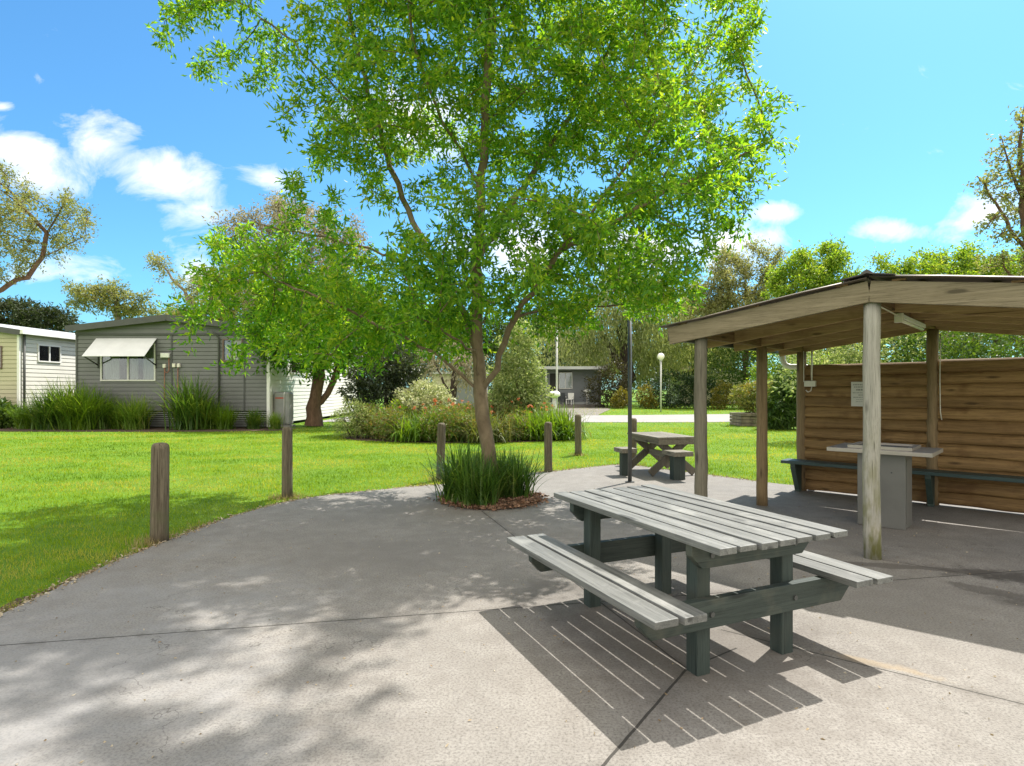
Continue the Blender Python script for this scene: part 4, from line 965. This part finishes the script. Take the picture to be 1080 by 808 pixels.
# strappy ring plants under the ash
rng = np.random.default_rng(77)
sm = [strap_mesh('foliage', 420, .90, .95, .026, np.random.default_rng(50 + i), .13, .9, .5) for i in range(3)]
for i, (dx, dy, s, lab) in enumerate([(-.42, -.18, 1.08, 'big dark strappy tussock at the left front of the ash tree ring'), (-.12, -.50, .86, 'dark strappy tussock at the front of the ash tree ring by the bark mulch'), (-.30, .30, .95, 'dark strappy tussock behind the left side of the ash trunk'),
                                      (.38, .10, .92, 'dark strappy tussock at the right of the ash trunk, leaning over the paving'), (.24, .42, .88, 'dark strappy tussock close behind the right side of the ash trunk'), (.12, -.12, .55, 'smallest strappy tussock, right in front of the ash trunk')]):
    o = thing('strappy_plant', lab, 'plant', (TC[0] + dx * .82 - .03, TC[1] + dy * .82, .01), i * 1.1, 'strappy plants in the tree ring'); s *= .84; o.scale = (s * .95, s * .95, s)
    link('foliage', sm[i % 3], L_['strap_dark'], o)

# ================================================================== REAR TREE AND BED
by = 23.9
rt = lambda px, py, dy=0: np.array(at(px, py, by + dy))
make_tree('rear_tree', 'dark multi stemmed tree with a thick brown trunk standing against the pale side wall', at(331, 449, by), px_lobes([(345, 365, 85, 38, 0, 2.6), (300, 345, 55, 40, -.5, 2.0), (400, 350, 60, 36, 0, 2.2), (355, 320, 70, 40, .4, 2.4)], by), .29, (.22, .09), 60, L_['rear'], M['bark_brown'], 420, .42, .5,
          [[np.array([*at(331, 449, by).xy, 0]), rt(333, 420), rt(337, 395), rt(331, 365), rt(322, 340)], [rt(333, 432), rt(347, 415, .2), rt(356, 390, .3), rt(372, 360, .3)], [rt(337, 395), rt(345, 365, -.4), rt(352, 335, -.4)]], 15, 0, .28, 2.4, 0, None, .014, drop=1.9)
# oval flower bed: strappy flowering clumps, each a plant
bm_ = [strap_mesh('foliage', 560, 1.05, 1.15, .036, np.random.default_rng(90 + i), .28, 1.3, .6) for i in range(4)]
fm_ = []
for i in range(4):
    r_ = np.random.default_rng(120 + i); tops = [(r_.normal() * .32, r_.normal() * .32, r_.uniform(.8, 1.12)) for _ in range(4)]
    fm_.append(petals_mesh('flowers', tops, r_, .07, 7))
L_['mound'] = leafmat('mound_leaf', [(.05, .10, .018), (.10, .18, .03), (.17, .23, .045), (.23, .15, .08), (.13, .21, .03)], .35, .5, None, 1.2)
mound_ = []
for i in range(3):
    r_ = np.random.default_rng(170 + i); mound_.append(leaf_mesh('foliage', *shrub_foliage([(0, 0, .42, .55, .55, .42), (.25, .1, .5, .35, .35, .35), (-.2, -.15, .4, .4, .4, .35)], 2600, (.085, .035), r_, .22), r_))
rng = np.random.default_rng(61); pts = []
while len(pts) < 34:
    a = rng.uniform(0, 6.283); q = math.sqrt(rng.random()) * .9; p = (-1.55 + 3.55 * q * math.cos(a), 18.3 + 1.6 * q * math.sin(a))
    if all(math.hypot(p[0] - u[0], p[1] - u[1]) > .48 for u in pts): pts.append(p)
for i, (x, y) in enumerate(pts):
    right = x > .35; left = x < -3.6
    lab = ('bright green strappy clump in the right end of the oval bed, by the path light' if right else 'grey green strappy clump with few flowers in the left end of the oval bed' if left else 'bronze green strappy clump with orange flowers in the middle of the oval bed')
    o = thing('garden_clump', lab, 'plant', (x, y, 0), rng.uniform(0, 6.28), 'green clumps at the right end of the bed' if right else 'clumps at the left end of the bed' if left else 'orange flowering clumps in the bed')
    s = rng.uniform(.85, 1.15); o.scale = (s, s, s * (1.05 if right else .95))
    if not right and i % 5 in (0, 2, 3):
        o.name = 'bed_shrub'; o['category'] = 'shrub'; o['group'] = 'low mounded shrubs in the bed'; o['label'] = 'low rounded reddish green shrub among the clumps of the oval bed'; o.scale = (s, s, s)
        link('foliage', mound_[i % 3], L_['mound'] if i % 5 else L_['mid'], o)
        if i % 5 == 3: link('flowers', fm_[i % 4], L_['flower'], o)
        continue
    link('foliage', bm_[i % 4], L_['strap_light'] if right else L_['mid'] if left else L_['bronze' if i % 3 else 'strap'], o)
    if not left and (not right or x < 1.0): link('flowers', fm_[i % 4], L_['flower'], o)
# shrubs of the bed
make_shrub('variegated_shrub', 'rounded cream and green variegated shrub behind the orange flowers', (-2.95, 19.0), [(0, 0, .95, .85, .8, .72), (-.35, .1, .75, .6, .6, .6), (.45, -.1, .8, .6, .6, .6)], 9500, (.10, .055), L_['varieg'], 31)
make_shrub('purple_shrub', 'dark purplish shrub on several stems between the pale wall and the variegated shrub', (-4.35, 19.6), [(0, 0, 1.95, 1.05, .9, .85), (-.75, 0, 1.35, .6, .6, .6), (.65, 0, 2.2, .75, .7, .6), (.3, .2, 2.7, .6, .6, .5)], 8500, (.12, .06), L_['purple'], 32, stems=7, bmat=M['bark_dark'], stem_r=.06)
make_shrub('olive_shrub', 'tall light olive green feathery shrub to the right of the ash trunk', (.12, 19.2), [(0, 0, 1.5, .85, .8, 1.0), (.1, 0, 2.6, .65, .6, .75), (-.25, .1, .9, .9, .7, .6), (.55, 0, 1.15, .6, .6, .6), (.2, 0, 3.2, .4, .4, .5)], 14000, (.12, .045), L_['olive'], 33, droop=.5, stems=8)
make_shrub('lime_shrub', 'small lime green shrub low in the bed below the purple shrub', (-3.55, 18.4), [(0, 0, .6, .5, .5, .5), (-.3, 0, .45, .4, .4, .4)], 1500, (.09, .045), L_['lime'], 34)
make_shrub('grey_green_shrub', 'grey green feathery shrub at the left tip of the oval bed', (-4.85, 18.2), [(0, 0, .6, .6, .6, .55), (.4, -.1, .5, .5, .5, .5), (-.25, -.1, .4, .45, .4, .4)], 2600, (.13, .022), L_['olive'], 35)
# plants along the grey house
hp = [strap_mesh('foliage', 620, 2.1, .85, .05, np.random.default_rng(140 + i), .26, 1.2, .55) for i in range(3)]
for i, (px, py, h, m, lab) in enumerate([
        (30, 446, .8, 'strap', 'low arching strappy clump before the white side wall, left end of the row'), (52, 446, 1.15, 'strap', 'strappy clump between the low one at the left end and the tall palm like plant'), (72, 447, 1.4, 'strap_light', 'tall palm like light green plant at the left corner of the grey house'),
        (92, 447, 1.25, 'strap_dark', 'dark strappy clump below the left edge of the awning'), (109, 447, 1.0, 'strap', 'strappy clump under the left pane of the house window'), (143, 448, .98, 'strap', 'browner strappy clump under the right end of the house window'),
        (128, 448, .75, 'bronze', 'low bronze clump between two clumps under the house window'), (201, 450, 1.5, 'strap', 'broadest and fullest strappy clump, below the meter box of the grey house'), (222, 449, .9, 'strap_dark', 'dark clump tucked against the right of the broadest strappy clump'),
        (238, 452, .7, 'strap_light', 'small light green clump in front of the slatted skirt of the house'), (268, 453, .6, 'strap_dark', 'low dark clump under the small house window near the corner board'), (290, 452, .5, 'strap', 'small clump at the foot of the corner board by the water heater')]):
    x, y = at(px, 410, 22.35 - .25 * (i % 2)).xy; o = thing('house_clump', lab, 'plant', (x, y, GZ), i * .9, 'strappy plants along the grey house'); s = h / 1.5 * 1.08; o.scale = (s * .85, s * .85, s * .95)
    link('foliage', hp[i % 3], L_[m], o)
make_shrub('leafy_plant', 'broad leafed green plant by the cream house at the left frame edge', (-20.2, 22.6), [(0, 0, .55, .9, .5, .6), (.7, 0, .4, .5, .4, .4)], 1500, (.22, .12), L_['mid'], 36)
# right: clipped hedge in a stone planter, agapanthus beside it
x, y = at(792, 447, 24.2).xy
o = thing('stone_planter', 'low planter of stacked flat stones under the clipped yellow green hedge', 'planter', (x, y, GZ))
mb = MB(); rng = random.Random(4)
for k in range(4):
    xx = -.55
    while xx < 1.4: l = rng.uniform(.3, .6); mb.box(xx, xx + l - .012, -.35 + rng.uniform(-.03, .03), .9, k * .135, k * .135 + .118); xx += l
mb.build('stone_wall', M['stone'], o, .012)
make_shrub('clipped_hedge', 'flat topped yellow green hedge growing in the stone planter', (x + .3, y + .3), [(-.1, 0, 1.25, .85, .55, .55), (.5, .1, 1.35, .8, .6, .5), (-.5, 0, 1.2, .5, .5, .45), (.1, .1, .85, .8, .5, .4)], 4200, (.11, .055), leafmat('clipped_leaf', [(.06, .10, .02), (.14, .18, .04), (.27, .28, .08), (.20, .12, .05)], .35, .5, None, 1.3), 37)
make_shrub('agapanthus', 'dark green strappy shrub between the stone planter and the shelter wall', (gp(828, 452)[0], gp(828, 452)[1]), [(0, 0, .8, .75, .6, .75), (.5, .2, 1.3, .6, .6, .7), (-.4, -.1, .5, .5, .5, .45), (.3, .3, 1.9, .5, .5, .4)], 3300, (.34, .05), L_['mid'], 38, droop=.7)
make_shrub('grey_bush', 'leafy green shrub at the shelter post behind the agapanthus', (gp(835, 446)[0] + .6, 25.2), [(0, 0, 1.5, 1.0, .8, 1.2), (.6, 0, 2.3, .8, .7, .7)], 2800, (.16, .07), L_['lime'], 39)

# ================================================================== FAR HEDGES AND SHRUBS ACROSS THE ROAD
def far_shrub(name, lab, px, Y, lobes, n, leaf, mat, seed, cat='shrub'):
    k = Y / F; bx = at(px, 410, Y).x
    make_shrub(name, lab, (bx, Y), [((l[0] - px) * k, (l[5] if len(l) > 5 else 0), H + (410 - l[1]) * k, l[2] * k, l[4] if len(l) > 4 else max(.5, l[2] * k * .7), l[3] * k) for l in lobes], n, leaf, mat, seed, cat, stems=3)
far_shrub('dark_hedge', 'big rounded dark green hedge behind the globe street lamp', 718, 46, [(712, 412, 33, 22), (690, 416, 20, 15), (738, 414, 26, 18)], 5200, (.20, .10), L_['hedge_dark'], 41, 'hedge')
far_shrub('dark_bush', 'dark brownish green bush against the right end of the grey cabin', 635, 47, [(633, 410, 16, 18), (646, 402, 16, 24), (655, 414, 10, 14)], 3600, (.19, .09), leafmat('brown_bush_leaf', [(.03, .03, .012), (.055, .055, .02), (.09, .08, .03)], .2, .5, None, .8), 42)
far_shrub('gold_shrub', 'low golden yellow shrub left of the dark hedge, first right of the dark bush', 656, 45, [(656, 420, 9, 10), (650, 424, 6, 6)], 1100, (.16, .08), L_['hedge_gold'], 43)
far_shrub('gold_shrub', 'taller golden yellow shrub touching the left side of the dark hedge', 680, 44.5, [(680, 418, 9, 12), (686, 424, 8, 7)], 1200, (.16, .08), L_['hedge_gold'], 44)
far_shrub('gold_shrub', 'golden yellow shrub seen between the first two shelter posts', 763, 43, [(763, 416, 12, 13), (758, 424, 9, 8)], 1500, (.16, .08), L_['hedge_gold'], 45)
far_shrub('round_tree', 'rounded mid green bushy tree seen through the shelter posts', 775, 47, [(770, 380, 34, 34), (800, 385, 30, 36), (752, 398, 20, 26), (786, 408, 34, 20)], 7000, (.22, .10), L_['mid'], 46, 'tree')
far_shrub('green_shrub', 'bright green tall shrub behind the clipped hedge by the shelter', 820, 36, [(822, 385, 26, 28), (835, 405, 22, 22), (806, 402, 16, 22)], 4200, (.19, .09), L_['lime'], 47)
far_shrub('hedge_row', 'dark hedge behind the cabin and the flower bed', 520, 54, [(470, 410, 40, 26), (530, 408, 40, 28), (580, 400, 30, 32)], 9000, (.24, .11), L_['hedge_dark'], 48, 'hedge')
far_shrub('hedge_row', 'dark hedge far behind the purple shrub, left of the cream shed', 410, 47, [(380, 405, 40, 26), (430, 404, 40, 26), (470, 404, 36, 24), (345, 410, 36, 24)], 8000, (.24, .11), L_['hedge_dark'], 51, 'hedge')
far_shrub('wall_shrub', 'tall bright green leafy shrub beyond the left half of the shelter back wall', 890, 17.0, [(880, 365, 50, 30), (930, 358, 50, 32), (860, 392, 40, 30), (915, 395, 60, 30)], 6500, (.13, .06), L_['olive'], 49)
far_shrub('wall_shrub', 'tall mid green leafy shrub beyond the right half of the shelter back wall', 1010, 16.0, [(990, 362, 50, 26), (1040, 368, 45, 26), (1000, 400, 80, 40), (1085, 366, 40, 30)], 7500, (.13, .06), L_['mid'], 50)

# ================================================================== TREES ALL ROUND
def bgtree(name, lab, bpx, Y, lobes, R0, leaf, per, mat, bm, natt, step, seed, polys=None, hang=0, spread=.45, tip=.02, minr=0, drop=0.5, tipmul=2.3, wander=.2):
    P = None
    if polys: P = [[np.array([at(a[0], 410, Y).x, Y, 0.0]) if a[1] == 'g' else np.array(at(a[0], a[1], Y + (a[2] if len(a) > 2 else 0))) for a in pl] for pl in polys]
    return make_tree(name, lab, (at(bpx, 410, Y).x, Y), px_lobes(lobes, Y), R0, (leaf[0] * 1.15, leaf[1] * 1.45), per * 7, mat, bm, natt, step, None, P, seed, hang, spread, tipmul, minr, 'trees round the lawn', tip, wander=wander, drop=drop)
G = M['bark_gum']
bgtree('gum_tree', 'olive gum tree leaning in from the left frame edge with a bare curved limb', -60, 30, [(30, 225, 66, 42), (85, 245, 24, 26, .5), (15, 270, 46, 26), (-40, 210, 60, 60)], .17, (.15, .045), 13, L_['gum'], M['bark_brown'], 380, .55, 61,
       [[(-60, 'g'), (-45, 350), (-20, 315), (8, 302), (30, 292), (44, 270), (50, 245), (62, 225)], [(44, 270), (70, 258), (92, 248)], [(-20, 315), (-30, 270), (-40, 220)], [(50, 245), (30, 225), (15, 205)]], spread=.32, drop=4)
bgtree('dark_conifer', 'dark green conifer rising behind the roof of the cream house', 22, 45, [(20, 335, 48, 20), (55, 340, 34, 14), (5, 328, 36, 16)], .35, (.30, .07), 22, L_['conifer'], M['bark_dark'], 300, .7, 62, spread=.4)
bgtree('umbrella_gum', 'small flat crowned olive gum behind the left slope of the grey house roof', 110, 42, [(102, 308, 32, 12), (135, 305, 14, 7), (148, 315, 14, 7), (150, 326, 20, 8), (85, 322, 16, 8), (125, 325, 26, 9)], .22, (.20, .06), 20, L_['gum'], G, 260, .55, 63, spread=.38, drop=2.5)
bgtree('sparse_gum', 'thin reddish brown gum with a crooked top left of the ash tree crown', 215, 38, [(166, 278, 15, 12), (187, 298, 14, 13), (200, 315, 13, 13), (225, 300, 22, 18), (178, 285, 12, 9)], .20, (.18, .055), 15, L_['gum_brown'], G, 200, .5, 64,
       [[(215, 'g'), (212, 345), (204, 322), (188, 300), (172, 280)], [(212, 345), (222, 315), (228, 298)]], spread=.33, drop=4)
bgtree('pale_gum', 'pale straw coloured gum rising behind the low left branches of the ash tree', 300, 37, [(300, 235, 62, 34), (270, 265, 45, 30), (345, 260, 52, 38), (310, 300, 70, 30), (255, 300, 30, 30)], .35, (.19, .06), 16, L_['pale'], G, 480, .65, 65, spread=.45, drop=3)
bgtree('brown_gum', 'tall brownish olive gum above the left slope of the shelter roof', 787, 48, [(778, 275, 30, 20), (765, 300, 34, 28), (800, 305, 24, 30), (745, 330, 26, 26), (822, 268, 11, 9), (770, 335, 40, 22)], .24, (.22, .07), 30, L_['gum_brown'], M['bark_brown'], 480, .7, 66, [[(787, 'g'), (787, 360), (788, 320), (786, 285)], [(787, 345), (770, 310), (760, 290)], [(788, 320), (805, 290), (822, 270)]], spread=.5, drop=4)
bgtree('lime_tree', 'bright green rounded tree rising just left of the shelter ridge', 860, 40, [(868, 280, 34, 24), (845, 300, 36, 26), (880, 300, 26, 28), (855, 330, 50, 26)], .28, (.19, .075), 34, L_['lime'], G, 480, .6, 67, spread=.42, drop=3)
bgtree('lime_tree', 'bright green broad tree with a yellowing left tip behind the shelter roof', 985, 36, [(960, 285, 32, 18), (1000, 278, 36, 24), (1040, 290, 36, 24), (990, 310, 70, 22), (932, 278, 14, 14), (1090, 290, 40, 28)], .28, (.18, .07), 32, L_['lime'], G, 560, .6, 68, spread=.42, drop=3)
bgtree('sparse_tree', 'thin half bare tree with brown leaves leaning in at the right frame edge', 1095, 26, [(1058, 190, 32, 26), (1075, 135, 26, 26), (1060, 235, 30, 26), (1095, 180, 40, 60), (1062, 280, 26, 30), (1090, 260, 40, 40)], .22, (.15, .06), 5, L_['gum'], M['bark_brown'], 380, .45, 69,
       [[(1095, 'g'), (1092, 330), (1085, 270), (1078, 210), (1076, 150), (1080, 110)], [(1085, 270), (1065, 240), (1045, 205), (1030, 185)], [(1078, 210), (1062, 170), (1058, 145)], [(1092, 330), (1072, 300), (1058, 280)]], spread=.26, drop=4)
W_ = L_['willow']
bgtree('willow_tree', 'weeping willow behind the cabin with two dark leaning trunks', 690, 53, [(640, 330, 55, 34), (690, 320, 48, 42), (660, 290, 45, 30), (725, 345, 30, 28), (600, 350, 36, 26)], .75, (.30, .06), 26, W_, M['bark_dark'], 460, .9, 70,
       [[(652, 'g'), (660, 395), (645, 370), (630, 345), (620, 325)], [(652, 'g'), (660, 400), (655, 365), (648, 335)], [(652, 'g'), (664, 398), (658, 350), (668, 315), (690, 300)]], hang=3.4, spread=.6, tip=.03, drop=4)
bgtree('willow_tree', 'second weeping willow, right of the first and behind the dark pole', 735, 58, [(735, 350, 40, 26), (760, 340, 36, 30), (705, 345, 30, 30), (742, 320, 36, 20)], .5, (.30, .06), 26, W_, M['bark_dark'], 340, .9, 71, hang=3.2, spread=.6, tip=.03, drop=4)
bgtree('willow_tree', 'yellow weeping willow crown showing between the purple shrub and the ash trunk', 462, 36, [(440, 375, 20, 12), (470, 365, 28, 16), (490, 372, 26, 14)], .3, (.24, .05), 16, L_['pale'], M['bark_dark'], 200, .6, 72, [[(474, 'g'), (474, 415), (464, 395), (455, 375)], [(474, 415), (480, 390), (486, 370)]], hang=1.5, spread=.4, tip=.02, drop=3)
for i, (px, Y, lobes, m, lab) in enumerate([
        (540, 62, [(540, 370, 60, 34), (500, 355, 50, 30), (580, 350, 50, 34)], 'mid', 'mid green tree behind the cabin, straight behind the ash trunk'),
        (420, 50, [(420, 370, 45, 28), (400, 340, 45, 30), (450, 350, 40, 30)], 'rear', 'dark green tree behind the purple shrub, beyond the pale side wall'),
        (800, 62, [(800, 345, 50, 30), (760, 360, 40, 30), (840, 355, 40, 34)], 'mid', 'mid green tree low behind the bright green rounded tree'),
        (915, 44, [(915, 340, 45, 32), (950, 345, 40, 30), (880, 350, 40, 30)], 'rear', 'dark green tree seen between the shelter roof and its board wall'),
        (1050, 48, [(1050, 335, 60, 34), (1110, 330, 60, 40), (1010, 345, 40, 30)], 'gum', 'olive tree seen over the right half of the shelter wall'),
        (250, 52, [(250, 325, 50, 20), (200, 335, 40, 14)], 'gum', 'olive gum low behind the right slope of the grey house roof'),
        (660, 72, [(660, 380, 60, 26), (720, 385, 60, 24), (610, 380, 50, 26)], 'gum', 'olive tree far behind the willow trunks'),
        (350, 60, [(350, 330, 60, 30), (310, 345, 50, 24)], 'mid', 'mid green tree far behind the roof end of the grey house')]):
    bgtree('background_tree', lab, px, Y, lobes, .32, (.27, .10), 22, L_[m], M['bark_dark'], 330, .8, 80 + i, spread=.6, drop=2)

# ================================================================== SKY, SUN, CAMERA
SUN_AZ = math.atan2(.685, .728); SUN_EL = math.radians(58.5)
world = bpy.data.worlds.new('World'); sc.world = world; world.use_nodes = True
class WT(NT):
    def __init__(s, tree): s.t = tree; s.t.nodes.clear(); s.out = s.n('ShaderNodeOutputWorld')
w = WT(world.node_tree)
sky = w.n('ShaderNodeTexSky', _sky_type='NISHITA'); sky.sun_disc = False; sky.sun_elevation = SUN_EL; sky.sun_rotation = SUN_AZ; sky.air_density = 1.0; sky.dust_density = 1.0; sky.ozone_density = 1.6
hs = w.n('ShaderNodeHueSaturation', Saturation=SKY_SAT if 'SKY_SAT' in globals() else 1.0, Value=1.0, Color=sky.outputs[0])
dirv = w.n('ShaderNodeTexCoord').outputs['Generated']; sx = w.n('ShaderNodeSeparateXYZ', Vector=dirv)
ay = w.math('MAXIMUM', sx.outputs[1], .02); U = w.math('DIVIDE', sx.outputs[0], ay); Vv = w.math('DIVIDE', sx.outputs[2], ay)
uv = w.n('ShaderNodeCombineXYZ', X=U, Y=w.math('MULTIPLY', Vv, 1.6), Z=0.0).outputs[0]
n1 = w.noise(uv, 8.0, 9, .62, .5); n2 = w.noise(uv, 3.0, 4, .5)
cl = None
for (px, py, rx, ry, tilt, amt) in ((20, 163, 78, 34, -.30, 1.0), (105, 150, 62, 26, -.25, .95), (170, 185, 80, 32, -.32, 1.0), (286, 190, 40, 13, -.2, .6), (205, 218, 50, 16, 0, .55), (60, 288, 70, 18, .1, .6), (110, 290, 40, 12, 0, .5), (812, 226, 40, 12, 0, .95), (765, 255, 70, 34, -.1, 1.1), (690, 262, 60, 30, 0, .9), (945, 243, 42, 15, .05, 1.05), (1035, 226, 55, 24, .3, 1.1), (1010, 235, 30, 10, 0, .8), (430, 130, 80, 45, 0, .9), (215, 290, 30, 25, 0, .8), (560, 260, 90, 50, 0, .9), (0, 113, 18, 5, 0, .7)):
    u0, v0 = (px - CX) / F, (CY - py) / F; ca, sa = math.cos(tilt), math.sin(tilt)
    du = w.math('SUBTRACT', U, u0); dv = w.math('SUBTRACT', Vv, v0)
    a = w.math('DIVIDE', w.math('ADD', w.math('MULTIPLY', du, ca), w.math('MULTIPLY', dv, sa)), rx / F); b = w.math('DIVIDE', w.math('SUBTRACT', w.math('MULTIPLY', dv, ca), w.math('MULTIPLY', du, sa)), ry / F)
    d = w.math('SUBTRACT', 1.0, w.math('SQRT', w.math('ADD', w.math('MULTIPLY', a, a), w.math('MULTIPLY', b, b)))); d = w.math('MULTIPLY', w.math('MAXIMUM', d, -1.0), amt)
    cl = d if cl is None else w.math('MAXIMUM', cl, d)
f = w.math('ADD', cl, w.math('MULTIPLY', w.math('SUBTRACT', n1, .5), 2.9))
f = w.math('MULTIPLY', w.math('DIVIDE', w.math('SUBTRACT', f, -.05), .95, clamp=True), w.math('GREATER_THAN', sx.outputs[1], .05))
back = w.ramp(w.noise(dirv, 2.2, 6, .6), [(.30, (0, 0, 0)), (.52, (.92, .92, .92))])  # unseen bright cloud added behind the camera and overhead to fill the shade
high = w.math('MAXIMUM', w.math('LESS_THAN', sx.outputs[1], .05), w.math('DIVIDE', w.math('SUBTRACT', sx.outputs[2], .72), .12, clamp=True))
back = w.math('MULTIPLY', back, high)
CLOUD = (7.0, 7.0, 7.0); SKY_TINT = (.47, .925, 1.16); BACK_FILL = (11.5, 10.6, 9.2)
col = w.mix(back, w.mix(f, w.mix(1.0, hs.outputs[0], SKY_TINT, 'MULTIPLY'), CLOUD), BACK_FILL)
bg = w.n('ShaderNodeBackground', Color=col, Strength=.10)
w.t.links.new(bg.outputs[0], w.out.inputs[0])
sl = bpy.data.lights.new('sun', 'SUN'); sl.energy = 4.2; sl.angle = math.radians(.53); sl.color = (1.0, .955, .89)
so = bpy.data.objects.new('sun', sl); COL.objects.link(so)
sv = Vector((math.sin(SUN_AZ) * math.cos(SUN_EL), math.cos(SUN_AZ) * math.cos(SUN_EL), math.sin(SUN_EL)))
so.rotation_euler = (-sv).to_track_quat('-Z', 'Y').to_euler(); so.location = sv * 60
cam = bpy.data.cameras.new('camera'); co = bpy.data.objects.new('camera', cam); COL.objects.link(co)
co.location = (0, 0, H); co.rotation_euler = (math.radians(90), 0, 0)
cam.sensor_fit = 'HORIZONTAL'; cam.sensor_width = 36; cam.lens = 36 * F / 1080; cam.shift_y = (CY - 404) / 1080; cam.clip_start = .05; cam.clip_end = 3000
sc.camera = co
sc.view_settings.view_transform = 'Standard'; sc.view_settings.look = 'None'; sc.view_settings.exposure = 1.0; sc.view_settings.gamma = 1.0
sc.render.engine = 'CYCLES'
cy = sc.cycles; cy.max_bounces = 8; cy.diffuse_bounces = 4; cy.glossy_bounces = 3; cy.transmission_bounces = 6; cy.transparent_max_bounces = 12; cy.caustics_reflective = False; cy.caustics_refractive = False
cy.use_denoising = True; cy.sample_clamp_indirect = 10
